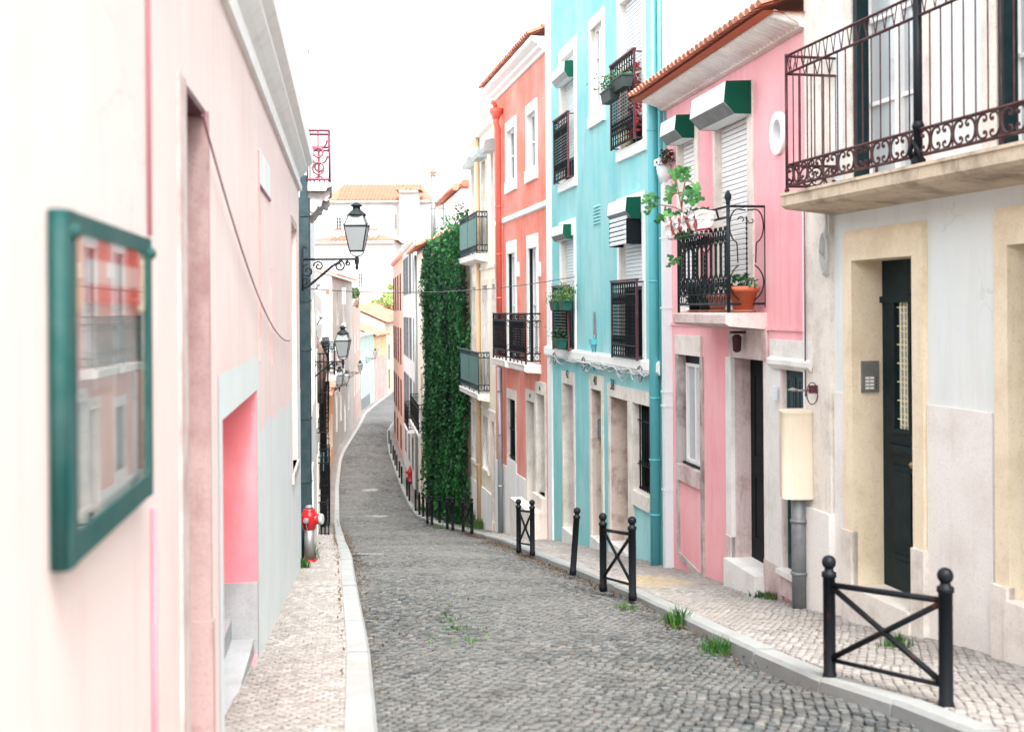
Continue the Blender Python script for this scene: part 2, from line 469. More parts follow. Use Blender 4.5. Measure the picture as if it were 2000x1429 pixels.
def casement(w, root, a, b, c, d, dep, frame='white_paint', glass='window_glass', leaves=2, bars=1, name='window', fw=.055):
    """window frame as a part, its panes as a sub-part"""
    m = w.mb().m(frame); y0, y1 = -dep, -dep + .06
    m.box(a, a + fw, y0, y1, c, d); m.box(b - fw, b, y0, y1, c, d)
    m.box(a + fw, b - fw, y0, y1, c, c + fw); m.box(a + fw, b - fw, y0, y1, d - fw, d)
    W = (b - a - 2 * fw) / leaves
    for k in range(1, leaves):
        x = a + fw + W * k; m.box(x - fw * .6, x + fw * .6, y0, y1 + .01, c + fw, d - fw)
    for k in range(leaves):
        x0 = a + fw + W * k; x1 = x0 + W
        for j in range(1, bars + 1):
            z = lerp(c, d, j / (bars + 1)); m.box(x0 + (.6 * fw if k else 0), x1 - (.6 * fw if k < leaves - 1 else 0), y0 + .01, y1 - .01, z - .018, z + .018)
    f = build(name, m, root)
    g = w.mb().m(glass); g.quad((a + .01, y0 + .02, c + .01), (b - .01, y0 + .02, c + .01), (b - .01, y0 + .02, d - .01), (a + .01, y0 + .02, d - .01))
    build('pane', g, f)
    return f

def shutter(w, root, a, b, c, d, dep, mat='white_paint', pitch=.062):
    m = w.mb().m(mat); z = c
    while z < d - .005:
        z1 = min(z + pitch, d)
        m.prism([(-dep, z + .007), (-dep + .012, z + .007), (-dep + .013, lerp(z, z1, .7)), (-dep + .006, z1), (-dep, z1)], None, 0, a, b)
        z = z1
    m.m('dark_void'); m.box(a, b, -dep - .02, -dep - .001, c, d)
    return build('roller_shutter', m, root)

def shutter_box(w, root, a, b, z0, z1, dep, front='cool_white', side='green_paint'):
    h = z1 - z0
    prof = [(0.002, z0), (dep * .62, z0), (dep, z0 + h * .34), (dep * .93, z1 - h * .04), (.002, z1)]
    m = w.mb().m(front); m.prism(prof, None, 0, a + .012, b - .012)
    m.m(side); m.prism([(p[0], p[1] - (.004 if i < 2 else -.004)) for i, p in enumerate(prof)], None, 0, a, a + .011)
    m.prism([(p[0], p[1] - (.004 if i < 2 else -.004)) for i, p in enumerate(prof)], None, 0, b - .011, b)
    m.m('grey_metal'); m.quad((a + .02, dep * .62, z0 - .002), (b - .02, dep * .62, z0 - .002), (b - .02, dep + .001, z0 + h * .33), (a + .02, dep + .001, z0 + h * .33))
    return build('shutter_box', m, root)

def door(w, root, a, b, c, d, dep, mat='bottle_green', panels=((.08, .46), (.52, .94)), name='door', split=False, glass=None, knob=True):
    m = w.mb().m(mat); y = -dep
    m.box(a, b, y - .05, y, c, d)
    cols = [(a, (a + b) / 2), ((a + b) / 2, b)] if split else [(a, b)]
    for x0, x1 in cols:
        mw = (x1 - x0) * .14
        for p0, p1 in panels:
            u0, u1 = lerp(c, d, p0), lerp(c, d, p1)
            m.box(x0 + mw, x1 - mw, y, y + .012, u0, u0 + .03); m.box(x0 + mw, x1 - mw, y, y + .012, u1 - .03, u1)
            m.box(x0 + mw, x0 + mw + .03, y, y + .012, u0 + .03, u1 - .03); m.box(x1 - mw - .03, x1 - mw, y, y + .012, u0 + .03, u1 - .03)
            m.box(x0 + mw + .06, x1 - mw - .06, y, y + .008, u0 + .06, u1 - .06)
    o = build(name, m, root)
    if knob:
        k = w.mb().m('brass'); k.ball((lerp(a, b, .14), y + .05, lerp(c, d, .45)), .03); k.cyl((lerp(a, b, .14), y, lerp(c, d, .45)), (lerp(a, b, .14), y + .04, lerp(c, d, .45)), .012, seg=6)
        build('handle', k, o)
    return o

def label_text(w, parent, txt, s, z, h, mat='dark_letter', n=.03, name='house_number', mirror=False):
    cu = bpy.data.curves.new('t', 'FONT'); cu.body = txt; cu.size = h; cu.align_x = 'CENTER'; cu.extrude = .003
    to = bpy.data.objects.new('t', cu); COL.objects.link(to)
    bpy.context.view_layer.update()
    me = bpy.data.meshes.new_from_object(to.evaluated_get(bpy.context.evaluated_depsgraph_get()))
    m = w.mb().m(mat)
    sg = -1 if w.n.cross(w.d).z < 0 else 1
    # on a right-hand wall s grows to the reader's left
    for v in me.vertices: m.pt((s + sg * v.co.x, n + v.co.z, z + v.co.y))
    for p in me.polygons: m.face(p.vertices)
    bpy.data.objects.remove(to); bpy.data.curves.remove(cu); bpy.data.meshes.remove(me)
    return build(name, m, parent)

# ---- ironwork: a panel lives in (u, z) on a line P(u) = p0 + (p1 - p0) u
class Line:
    def __init__(q, p0, p1): q.p0 = Vector(p0); q.p1 = Vector(p1); q.L = (q.p1 - q.p0).length; q.d = (q.p1 - q.p0) / q.L
    def P(q, u, z): p = q.p0 + q.d * u; return (p.x, p.y, z)
def arc(L, u, z, r, a0, a1, n=9, rz=None):
    rz = rz or r
    return [L.P(u + r * math.cos(lerp(a0, a1, k / n)), z + rz * math.sin(lerp(a0, a1, k / n))) for k in range(n + 1)]
def spiral(L, u, z, r, a0, turns, n=14, sgn=1):
    return [L.P(u + r * (1 - .75 * k / n) * math.cos(a0 + sgn * turns * 2 * PI * k / n), z + r * (1 - .75 * k / n) * math.sin(a0 + sgn * turns * 2 * PI * k / n)) for k in range(n + 1)]
def twisted(m, L, u, z0, z1, r=.008, pitch=.055):
    n = max(4, int((z1 - z0) / pitch) * 2)
    m.tube([L.P(u, lerp(z0, z1, k / n)) for k in range(n + 1)], r, 5, radii=[r * (1.6 if k % 2 else .65) for k in range(n + 1)])
def rails(m, L, zs, w=.02, h=.014):
    for z in zs: m.tube([L.P(0, z), L.P(L.L, z)], w * .7, 4)
def iron_cast(m, L, z0, z1, cell=.135, r=.0075):
    """dense cast panel: ovals top and bottom, twisted bars and leaf knots between"""
    H = z1 - z0; n = max(2, round(L.L / cell)); c = L.L / n
    zb, zt = z0 + H * .16, z1 - H * .16
    rails(m, L, (z0, zb, zt, z1))
    for k in range(n):
        u = (k + .5) * c
        for zz0, zz1 in ((z0, zb), (zt, z1)):
            zc = (zz0 + zz1) / 2; m.tube(arc(L, u, zc, c * .42, 0, 2 * PI, 10, (zz1 - zz0) * .46)[:-1], r * .8, 4, closed=True)
            m.ball(L.P(u, zc), r * 1.6, 5, 3)
        twisted(m, L, u, zb, zt, r)
        for f in (.12, .88):
            zc = lerp(zb, zt, f); m.tube(arc(L, u, zc, c * .40, 0, 2 * PI, 8, H * .055)[:-1], r * .8, 4, closed=True)
        m.tube([L.P(k * c, z0), L.P(k * c, z1)], r * .8, 4)
def iron_lyre(m, L, z0, z1, cell=.31, r=.009):
    """lens shapes above and below, straight pairs and twisted bar in the middle"""
    n = max(2, round(L.L / cell)); c = L.L / n; H = z1 - z0
    rails(m, L, (z0, z1)); zb = z0 + H * .12; rails(m, L, (zb,), .012)
    zA, zB = z0 + H * .36, z0 + H * .68; zT = z0 + H * .90
    for k in range(n):
        u = (k + .5) * c
        for sg in (-1, 1):
            pts = []
            for j in range(11):
                t = j / 10; pts.append(L.P(u + sg * c * (.13 + .33 * math.sin(PI * t)), lerp(zb, zA, t)))
            for j in range(11):
                t = j / 10; pts.append(L.P(u + sg * c * (.13 + .33 * math.sin(PI * t)), lerp(zB, zT, t)))
            m.tube(pts, r, 4)
            m.tube(spiral(L, u + sg * c * .2, zb + H * .13, c * .17, PI / 2, .8, 8, sg), r * .8, 4)
            m.tube(spiral(L, u + sg * c * .2, zT - H * .12, c * .17, -PI / 2, .8, 8, -sg), r * .8, 4)
        twisted(m, L, u, zb, zT, r * .9)
        m.ball(L.P(u, zB + H * .08), r * 2.4, 6, 4); m.ball(L.P(u, zA - H * .14), r * 2.4, 6, 4)
        m.tube(arc(L, u, z0 + H * .06, c * .3, 0, 2 * PI, 8, H * .05)[:-1], r * .7, 4, closed=True)
def iron_guitar(m, L, z0, z1, r=.008):
    rails(m, L, (z0, z1)); H = z1 - z0; U = L.L; c = U / 2
    for sg in (-1, 1):
        pts = arc(L, c + sg * U * .24, z0 + H * .80, U * .22, PI / 2, PI / 2 - sg * PI * .95, 12, H * .17)
        pts = [L.P(c + sg * U * .02, z0 + H * .96)] + pts + [L.P(c + sg * U * .26, z0 + H * .6), L.P(c + sg * U * .24, z0 + H * .42)]
        m.tube(pts, r, 4)
        m.tube(arc(L, c + sg * U * .0, z0 + H * .22, U * .46, PI / 2 - sg * .5, PI / 2 - sg * PI, 12, H * .2), r, 4)
        m.tube(spiral(L, c + sg * U * .13, z0 + H * .86, U * .11, PI, .7, 8, sg), r * .8, 4)
    twisted(m, L, c, z0 + H * .08, z1 - H * .1, r)
    for u in (0, U): m.tube([L.P(u, z0 - .04), L.P(u, z1)], r * 1.3, 4)
def iron_bars(m, L, z0, z1, cell=.145, r=.007, scroll=True):
    n = max(3, round(L.L / cell)); c = L.L / n; zb = z0 + .20; zt = z1 - .17
    rails(m, L, (z0, zb, zt, z1))
    for k in range(n + 1):
        m.tube([L.P(k * c, zb), L.P(k * c, zt)], r, 4)
        if k < n: m.tube([L.P((k + .5) * c, zt), L.P((k + .2) * c, z1)], r * .8, 4); m.tube([L.P((k + .5) * c, zt), L.P((k + .8) * c, z1)], r * .8, 4)
    k = 0
    while k + 2 <= n:
        u = (k + 1) * c
        for sg in (-1, 1):
            x = u + sg * .075; zc = (z0 + zb) / 2
            a0 = PI - 1.9 if sg > 0 else -1.9; m.tube(arc(L, u + sg * .080, zc, .070, a0, a0 + 3.8, 12, .086), r * 1.5, 5)
            for q in (-1, 1):
                m.tube(spiral(L, u + sg * .100, zc + q * .052, .030, q * PI / 2, .8, 9, -sg * q), r * 1.3, 4)
                m.ball(L.P(u + sg * .098, zc + q * .040), r * 2.0, 5, 3)
        m.tube([L.P(u, z0), L.P(u, zb)], r, 4)
        k += 2
def iron_screen(m, L, z0, z1, r=.01, panel='planter_grey'):
    H = z1 - z0; rails(m, L, (z0, z0 + H * .16, z1 - H * .14, z1)); n = max(4, round(L.L / .14)); c = L.L / n
    for k in range(n):
        for a, b in ((z0, z0 + H * .16), (z1 - H * .14, z1)):
            m.tube(arc(L, (k + .5) * c, (a + b) / 2, c * .44, 0, 2 * PI, 9, (b - a) * .42)[:-1], r * .7, 4, closed=True)
    for u in (0, L.L * .5, L.L): m.tube([L.P(u, z0), L.P(u, z1)], r * 1.4, 4)
    for k in range(1, 2 * n): m.tube([L.P(k * c / 2, z0 + H * .16), L.P(k * c / 2, z1 - H * .14)], r * .5, 4)

def balcony(w, root, a, b, z, dep, thick, hgt, style, mat='dark_iron', slab='pale_stone', side_style=None, label=None, slope=0.0, panel=None):
    m = w.mb().m(slab)
    m.prism([(0, z - thick - slope), (dep - .04, z - thick), (dep, z - thick + .03), (dep, z - .03), (dep + .02, z - .025), (dep + .02, z), (0, z)], None, 0, a, b)
    sl = build('balcony', m, root)
    r = w.mb().m(mat); i = .04
    z0, z1 = z + .07, z + hgt
    F = Line((a + i, dep - i, 0), (b - i, dep - i, 0))
    style(r, F, z0, z1)
    for s in (a + i, b - i):
        (side_style or style)(r, Line((s, dep - i, 0), (s, 0.0, 0)), z0, z1)
        r.tube([(s, dep - i, z), (s, dep - i, z1 + .02)], .016, 6); r.ball((s, dep - i, z + .03), .026, 6, 4)
    for k in range(1, 4):
        s = lerp(a + i, b - i, k / 4); r.tube([(s, dep - i, z), (s, dep - i, z0)], .014, 5)
    if panel:
        r.m(panel); r.box(a + i, b - i, dep - i - .006, dep - i + .006, z0 + (z1 - z0) * .16, z1 - (z1 - z0) * .14)
    build('railing', r, sl)
    return sl

def juliet(w, root, a, b, z0, z1, dep=.12, mat='dark_iron', sill=True, frame='maroon', sillmat='pale_stone'):
    r = w.mb().m(mat); F = Line((a, dep, 0), (b, dep, 0)); iron_cast(r, F, z0, z1)
    r.m(frame)
    for s in (a, b):
        r.box(s - .014, s + .014, dep - .016, dep + .016, z0 - .03, z1 + .02)
        for z in (z0, z1): r.box(s - .010, s + .010, 0, dep - .017, z - .01, z + .01)
    r.box(a - .02, b + .02, dep - .03, dep + .03, z1 + .021, z1 + .05)
    return build('railing', r, root)

def pipe(w, root, s, n, z0, z1, r, mat, name='downpipe', clamps=(), seg=12):
    m = w.mb().m(mat); m.cyl((s, n, z0), (s, n, z1), r, seg=seg)
    for z in clamps: m.cyl((s, n, z - .012), (s, n, z + .012), r * 1.13, seg=seg); m.box(s - .01, s + .01, 0, n, z - .01, z + .01)
    k = z1 - .9
    return build(name, m, root)

def barrel_tiles(mb, O, e, up, nrm, W, H, pitch=.21, rowh=.36):
    """rows of half-round clay tiles over a slope; O corner, e along the eave, up the slope"""
    O, e, up, nrm = Vector(O), Vector(e).normalized(), Vector(up).normalized(), Vector(nrm).normalized()
    n = max(1, round(W / pitch)); p = W / n; rows = max(1, round(H / rowh)); q = H / rows
    for i in range(n):
        for j in range(rows):
            c = O + e * (i + .5) * p + up * j * q
            pr = []
            for k in range(5):
                a = PI * k / 4; pr.append((math.cos(a) * p * .46, math.sin(a) * p * .38))
            l0 = [mb.pt(c + e * x * .92 + nrm * (y + .03)) for x, y in pr]; l1 = [mb.pt(c + up * q * 1.08 + e * x * .8 + nrm * y) for x, y in pr]
            for k in range(4): mb.face([l0[k], l0[k + 1], l1[k + 1], l1[k]])
            if j == 0:
                mb.face(l0)

# ------------------------------------------------------------------ helpers for houses
def bld(name, label, w, s0, s1, z1, depth, mat, ops, cat='house', roofmat='white_plaster', flat=True, group=None):
    zb = min(w.g(s0), w.g(s1)) - .8
    loc = w.fr((s0 + s1) / 2, 0, w.g((s0 + s1) / 2))
    root = thing(name, label, cat, loc, group)
    m = w.mb(); wall_face(m, s0, s1, zb, z1, ops, mat); body(m, w, s0, s1, zb, z1, depth, mat, roofmat, flat)
    build('wall', m, root)
    return root
def plinth(w, root, segs, zf, mat, t=.03, name='plinth'):
    m = w.mb().m(mat)
    for a, b in segs:
        zb = min(w.g(a), w.g(b)) - .4
        m.prism([(a, zb), (b, zb), (b, zf(b)), (a, zf(a))], None, 1, -.02, t)
    return build(name, m, root)
def frame(w, root, a, b, c, d, wj, wl, mat, name='surround', **k):
    m = w.mb(); surround(m, a, b, c, d, wj, wl, mat, **k); return build(name, m, root)
def hole(t, dep, rm): return (t[0], t[1], t[2], t[3], dep, rm)
def step(w, root, a, b, z, out, mat='pale_stone', name='step', drop=.5):
    m = w.mb().m(mat); m.box(a, b, -.12, out, z - drop, z + .004); m.box(a, b, -.6, -.121, z - .05, z + .004); return build(name, m, root)
def cornice(w, root, a, b, z, prof, mat, name='cornice', a_ext=.0, b_ext=.0):
    m = w.mb().m(mat); m.prism([(0.001, z)] + [(p, z + q) for p, q in prof] + [(.001, z + prof[-1][1])], None, 0, a - a_ext, b + b_ext)
    return build(name, m, root)

# ================================================================== RIGHT SIDE
W0 = Wall((6.65, -4.0), (3.04, 12.0), 'R')
W1 = Wall((3.04, 12.0), (2.25, 17.0), 'R')
W2 = Wall((2.20, 17.02), (.765, 24.8), 'R')
W3 = Wall((.765, 24.8), (-.443, 31.0), 'R')
W4 = Wall((-.443, 31.0), (-1.27, 35.6), 'R')
W5 = Wall((-1.27, 35.6), (-3.34, 46.95), 'R')
W6 = Wall((-3.34, 46.95), (-8.5, 84.2), 'R')

# ---------- stone fronted house with the dark panelled door
def grey_house():
    w = W0; L = w.L
    dr = list(w.R(1674, 1792, 503, 1165)); dr[2] = -2.62; dr[3] = w.hit(1735, 504)[1]
    zf = 1.10
    fw = list(w.R(1668, 1806, 100, 340)); fw[2] = zf + .02; fw[3] = 3.45
    w2 = [fw[0] - 2.1, fw[0] - 1.0, zf + .02, 3.45]
    d2 = [dr[0] - 2.5, dr[0] - 1.3, -2.2, .46]
    root = bld('town_house', 'pale blue grey house with cream stone doorway, dark panelled door and long iron balcony', w, 0, L, 6.0, 7,
               'palegrey_plaster', [hole(dr, .27, 'ochre_stone'), hole(fw, .22, 'limestone'), hole(w2, .22, 'limestone'), hole(d2, .25, 'ochre_stone')])
    zd = w.hit(1640, 765)[1]
    m = w.mb().m('marble')
    def slab(a, b, z0, z1, t=.02): m.box(a, b, 0, t, z0, z1 - .004)
    edges = [L - .50, dr[1] + .17]
    x0 = dr[1] + .17
    zb = w.g(L) - .5
    slab(x0 + .003, L - .52, zb, zd)
    xs = dr[0] - .17
    while xs > d2[1] + .3:
        x1 = max(d2[1] + .17, xs - .9); slab(x1 + .004, xs - .004, zb + .3, zd); xs = x1
    xs = d2[0] - .17
    while xs > 1: slab(xs - .9, xs - .004, zb + .8, zd); xs -= .9
    build('dado', m, root)
    m = w.mb().m('limestone')   # corner pilaster
    m.box(L - .50, L, 0, .05, zb, 5.9); m.m('marble'); m.box(L - .52, L + .015, 0, .085, zb, w.hit(1605, 994)[1])
    build('pilaster', m, root)
    for q, lab in ((dr, 0), (d2, 1)):
        m = w.mb(); surround(m, q[0], q[1], w.g(q[0]) - .3, q[3], .165, .25, 'ochre_stone', .05)
        m.m('limestone'); m.box(q[1], q[1] + .19, 0, .075, w.g(q[0]) - .4, w.hit(1660, 1032)[1]); m.box(q[0] - .19, q[0], 0, .075, w.g(q[0]) - .4, w.hit(1806, 1072)[1])
        build('door_surround', m, root)
        step(w, root, q[0] + .004, q[1] - .004, q[2], .10, 'limestone')
        m = w.mb().m('ochre_stone'); m.box(q[0] - .17, q[1] + .17, .0, .03, q[3] + .252, q[3] + .29); build('lintel_moulding', m, root)
    # main door
    a, b, c, d = dr; y = -.27
    m = w.mb().m('bottle_green')
    ga, gb, gc, gd = w.R(1751, 1778, 582, 838, n=y)
    zt = lerp(c, d, .88)
    for x0, x1, z0, z1 in ((a, ga, c, d), (gb, b, c, d), (ga, gb, c, gc), (ga, gb, gd, d)): m.box(x0, x1, y - .05, y, z0, z1)
    m.box(a, b, y, y + .03, zt - .03, zt + .03)
    m.box(ga - .11, gb + .11, y, y + .05, gc - .20, gc - .15); m.box(ga - .09, gb + .09, y, y + .035, gc - .23, gc - .20)
    for x0, x1, z0, z1 in ((ga - .07, gb + .07, c + .42, gc - .34), (ga - .07, gb + .07, c + .10, c + .34)):
        m.box(x0, x1, y, y + .012, z0, z1); m.box(x0 + .04, x1 - .04, y + .012, y + .026, z0 + .05, z1 - .05)
    for x0, x1, z0, z1 in ((ga - .04, ga, gc - .04, gd + .04), (gb, gb + .04, gc - .04, gd + .04), (ga, gb, gc - .04, gc), (ga, gb, gd, gd + .04)):
        m.box(x0, x1, y, y + .025, z0, z1)
    # second leaf, nearly hidden
    mid = a + .02
    D = build('door', m, root)
    g = w.mb().m('pale_glass'); g.quad((ga, y - .03, gc), (gb, y - .03, gc), (gb, y - .03, gd), (ga, y - .03, gd)); build('pane', g, D)
    g = w.mb().m('paper_yellow'); GL = Line((ga, y - .01, 0), (gb, y - .01, 0))
    for k in range(1, 4): g.tube([GL.P(GL.L * k / 4, gc), GL.P(GL.L * k / 4, gd)], .007, 4)
    H = gd - gc
    for k in range(7):
        z = gc + H * (k + .5) / 7; g.tube([GL.P(0, z), GL.P(GL.L, z)], .006, 4)
        g.tube(arc(GL, GL.L / 2, z, GL.L * .3, 0, 2 * PI, 8, H * .05)[:-1], .005, 4, closed=True)
    build('window_grille', g, D)
    k = w.mb().m('brass'); k.ball((ga - .10, y + .05, gc - .3), .03); k.box(ga - .125, ga - .075, y, y + .012, gc - .38, gc - .24); build('handle', k, D)
    door(w, root, d2[0], d2[1], d2[2], d2[3], .25)
    # intercom on the lit jamb (jamb plane faces down the street)
    m = MB(lambda n, s, z: w.fr(dr[1] - s, n, z)).m('steel')
    h0 = w.hit(1684, 708); z1 = -.505; z0 = -.80
    m.box(-.215, -.045, 0, .022, z0, z1)
    build('intercom', m, root)
    ic = MB(lambda n, s, z: w.fr(dr[1] - s, n, z))
    ic.m('paper')
    for r_ in range(4):
        for c_ in range(2):
            zz = z0 + .03 + r_ * .032; ic.box(-.165 + c_ * .048, -.125 + c_ * .048, .022, .026, zz, zz + .02)
    ic.m('dark_letter')
    for r_ in range(4): ic.ball((-.188, .024, z0 + .04 + r_ * .032), .008, 6, 4)
    ic.m('grey_metal')
    for r_ in range(4):
        for c_ in range(8): ic.ball((-.18 + c_ * .013, .022, z1 - .04 - r_ * .014), .004, 5, 3)
    for e in ((-.218, -.215, z0, z1), (-.045, -.042, z0, z1)): ic.box(e[0], e[1], 0, .026, e[2], e[3])
    build('intercom_buttons', ic, root)
    # balcony
    bs = balcony(w, root, w.L - 7.2, w.L - .52 + .0, zf, .56, .15, 1.32, iron_bars, 'rust_iron', 'slab_stone', slope=.05)
    m = w.mb().m('dark_iron')      # heavy cast standard
    s_ = w.hit(1793, 240, .52)[0]
    m.tube([(s_, .52, zf + .02), (s_, .52, zf + 1.36)], .035, 8); m.ball((s_, .52, zf + .02), .06, 8, 5); m.ball((s_, .52, zf + .30), .05, 8, 4)
    m.tube([(s_ - .05, .52, zf), (s_ - .06, .56, zf + .1), (s_, .56, zf + .18), (s_ + .06, .56, zf + .1), (s_ + .05, .52, zf)], .018, 5)
    build('railing_post', m, bs)
    for q in (fw, w2):
        f = frame(w, root, q[0], q[1], q[2], q[3], .16, .2, 'limestone', 'window_surround', t=.03)
        casement(w, root, q[0], q[1], q[2], q[3], .17, 'white_paint', 'pale_glass', 2, 2, 'french_window', .07)
        m = w.mb().m('bottle_green')
        m.box(q[1] - .10, q[1] - .03, -.1, .02, q[2], q[3]); m.box(q[0] + .03, q[0] + .10, -.1, .02, q[2], q[3])
        build('folded_shutter', m, root)
    cornice(w, root, 0, L, 5.6, [(.15, 0), (.18, .1), (.35, .2), (.35, .35)], 'limestone')
    # far end pilaster return seen past the pink house
    return root
grey_house()

# ---------- pink house
def pink_house():
    w = W1; L = w.L
    sh1 = list(w.R(1327, 1359, 250, 600)); sh1[2] = -.04; sh1[3] = 2.30
    sh2 = list(w.R(1400, 1463, 230, 600)); sh2[2] = -.04; sh2[3] = 2.30
    gw = list(w.R(1327, 1370, 695, 914)); gw[2] = w.hit(1350, 913)[1]; gw[3] = w.hit(1350, 694)[1]
    d1 = list(w.R(1436, 1495, 700, 1106)); d1[2] = w.hit(1460, 1102)[1]; d1[3] = w.hit(1460, 700)[1]
    d2 = list(w.R(1530, 1573, 712, 1125)); d2[2] = w.hit(1548, 1118)[1]; d2[3] = w.hit(1548, 713)[1]
    ov = w.hit(1523, 260)
    zt = 3.05
    root = bld('town_house', 'bright pink house with green shutter boxes, oval window and a plant filled balcony', w, 0, L, zt, 7, 'pink_plaster',
               [hole(sh1, .12, 'limestone'), hole(sh2, .12, 'limestone'), hole(gw, .16, 'old_stone'), hole(d1, .22, 'rosy_stone'), hole(d2, .05, 'limestone'),
                (ov[0] - .12, ov[0] + .12, ov[1] - .145, ov[1] + .145, .12, 'white_paint')], roofmat='roof_tile')
    # oval window
    m = w.mb().m('white_paint'); N = 28
    for k in range(N):
        a0, a1 = 2 * PI * k / N, 2 * PI * (k + 1) / N
        def P(r, rz, a, n): return (ov[0] + r * math.cos(a), n, ov[1] + rz * math.sin(a))
        m.hexa([P(.12, .145, a0, 0), P(.21, .235, a0, 0), P(.21, .235, a1, 0), P(.12, .145, a1, 0)], [P(.12, .145, a0, .04), P(.21, .235, a0, .04), P(.21, .235, a1, .04), P(.12, .145, a1, .04)])
    ow = build('oval_window', m, root)
    m = w.mb().m('pink_plaster')
    for k in range(N):      # fills the corners of the square opening behind the ring
        a0, a1 = 2 * PI * k / N, 2 * PI * (k + 1) / N
        m.m('white_paint'); m.quad(P(.12, .145, a0, .039), P(.12, .145, a1, .039), P(.117, .142, a1, -.08), P(.117, .142, a0, -.08))
    build('oval_reveal', m, ow)
    m = w.mb().m('pale_glass'); m.face([m.pt(P(.12, .145, 2 * PI * k / N, -.06)) for k in range(N)]); build('pane', m, ow)
    for q, r_ in ((sh1, 1), (sh2, 2)):
        shutter(w, root, q[0], q[1], q[2], q[3], .08)
        m = w.mb().m('limestone'); m.box(q[0] - .17, q[0], 0, .022, q[2], 2.62); m.box(q[1], q[1] + (.08 if r_ == 2 else .06), 0, .022, q[2], 2.62); build('window_surround', m, root)
    shutter_box(w, root, w.R(1289, 1359, 200, 300)[0] + .0, w.hit(1289, 273, .28)[0], 2.27, 2.58, .29)
    shutter_box(w, root, w.hit(1471, 200)[0], w.hit(1348, 235, .34)[0], 2.24, 2.62, .35)
    # balcony
    s0 = w.hit(1497, 612)[0]; s1 = w.hit(1323, 612, .44)[0]
    dep = .46; zf = -.05
    m = w.mb().m('rosy_stone'); m.prism([(0, zf - .19), (dep - .02, zf - .15), (dep + .03, zf - .12), (dep + .03, zf - .02), (dep + .01, zf), (0, zf)], None, 0, s0 - .02, s1 + .02)
    sl = build('balcony', m, root)
    r = w.mb().m('lamp_iron'); i = .03; z0, z1 = zf + .10, zf + 1.19
    iron_lyre(r, Line((s0 + i, dep - i, 0), (s1 - i, dep - i, 0)), z0, z1 - .12, .17)
    r.tube([(s0 + i, dep - i, z1), (s1 - i, dep - i, z1)], .013, 5)
    iron_guitar(r, Line((s0 + i, dep - i, 0), (s0 + i, 0, 0)), z0, z1)
    iron_lyre(r, Line((s1 - i, dep - i, 0), (s1 - i, 0, 0)), z0, z1 - .12, .17)
    r.tube([(s0 + i, dep - i, zf), (s0 + i, dep - i, z1 + .03)], .022, 8)
    r.lathe([(.012, 0), (.03, .01), (.022, .03), (.04, .07), (.036, .11), (.018, .145), (.004, .16)], (s0 + i, dep - i, z1 + .02), 10)
    r.tube([(s1 - i, dep - i, zf), (s1 - i, dep - i, z1)], .018, 6)
    r.tube([(s0 + i + .32, dep - i, z1 - .12), (s0 + i + .33, dep - i + .02, z1 - .03), (s0 + i + .40, dep - i + .01, z1), (s0 + i + .46, dep - i, z1 - .05)], .012, 5)
    build('railing', r, sl)
    # ground window
    m = w.mb().m('limestone'); a, b, c, d = gw
    m.box(a - .06, b + .10, 0, .03, d, w.hit(1350, 655)[1])
    m.m('old_stone'); zlow = w.hit(1350, 1100)[1]
    m.box(a - .11, a, 0, .022, zlow - .1, d); m.box(b, b + .11, 0, .022, zlow, d)
    m.m('rosy_stone'); m.box(a, b, 0, .05, c - .22, c)
    m.m('old_stone'); m.prism([(a, zlow - .15), (b, zlow - .03), (b, zlow + .06), (a, zlow - .04)], None, 1, -.01, .02)
    build('window_surround', m, root)
    m = w.mb().m('dark_iron'); m.box(a, b, -.14, -.10, d - .12, d); m.box(a, b, -.14, -.04, c, c + .03)
    m.box(b - .05, b, -.15, -.11, c + .03, d - .12); build('window_box_frame', m, root)
    casement(w, root, a, b - .05, c + .03, d - .12, .14, 'white_paint', 'pale_glass', 2, 0, 'window', .045)
    # door 1
    a, b, c, d = d1
    m = w.mb().m('rosy_stone'); m.box(a - .13, b + .13, 0, .035, d, -.245)
    m.m('pale_stone'); m.box(b, b + .20, 0, .05, c - .6, d); m.box(d2[1] + .01, a, 0, .02, c - .8, d)
    m.m('rosy_stone'); m.box(b, b + .205, .0, .065, c - .6, c + .25); m.box(d2[1] + .005, a, 0, .03, c - .8, c + .2)
    build('door_surround', m, root)
    door(w, root, a, b, c, d, .20, 'dark_void', ((.1, .42), (.5, .92)))
    m = w.mb().m('pale_stone'); m.prism([(a - .02, c - .55), (b + .02, c - .42), (b + .02, c + .004), (a - .02, c + .004)], None, 1, -.25, .15)
    build('step', m, root)
    # door 2 and its low panel
    a, b, c, d = d2
    m = w.mb().m('pale_stone'); m.box(a - .3, b + .24, 0, .05, d, -.34); m.prism([(0.05, d - .05), (.09, d), (.09, d + .05), (.05, d + .08)], None, 0, a - .3, b + .24)
    m.box(a - .02, b + .02, -.16, .09, c - .05, c + .004); m.m('rosy_stone'); m.box(a, b, 0, .045, c - .28, c - .05)
    build('door_surround', m, root)
    door(w, root, a, b, c, d, .045, 'slate_green', ((.06, .38), (.46, .94)), split=True)
    m = w.mb().m('cool_white')
    for k in range(2): z = w.hit(1528, 760 + 14 * k)[1]; m.box(b + .03, b + .11, .05, .085, z - .04, z + .03)
    build('meter_box', m, root)
    # first floor ledge line
    m = w.mb().m('pink_plaster'); z = w.hit(1540, 646)[1]
    m.box(.01, s0 - .03, 0, .025, z, z + .035); m.box(s1 + .03, L - .0, 0, .025, -.235, -.20); build('ledge', m, root)
    # eaves
    m = w.mb().m('limestone')
    m.prism([(0.0, zt - .20), (.08, zt - .19), (.12, zt - .14), (.22, zt - .09), (.26, zt - .04), (0.0, zt - .04)], None, 0, -.0, L + .08)
    n = int((L) / .11)
    m.m('pale_stone')
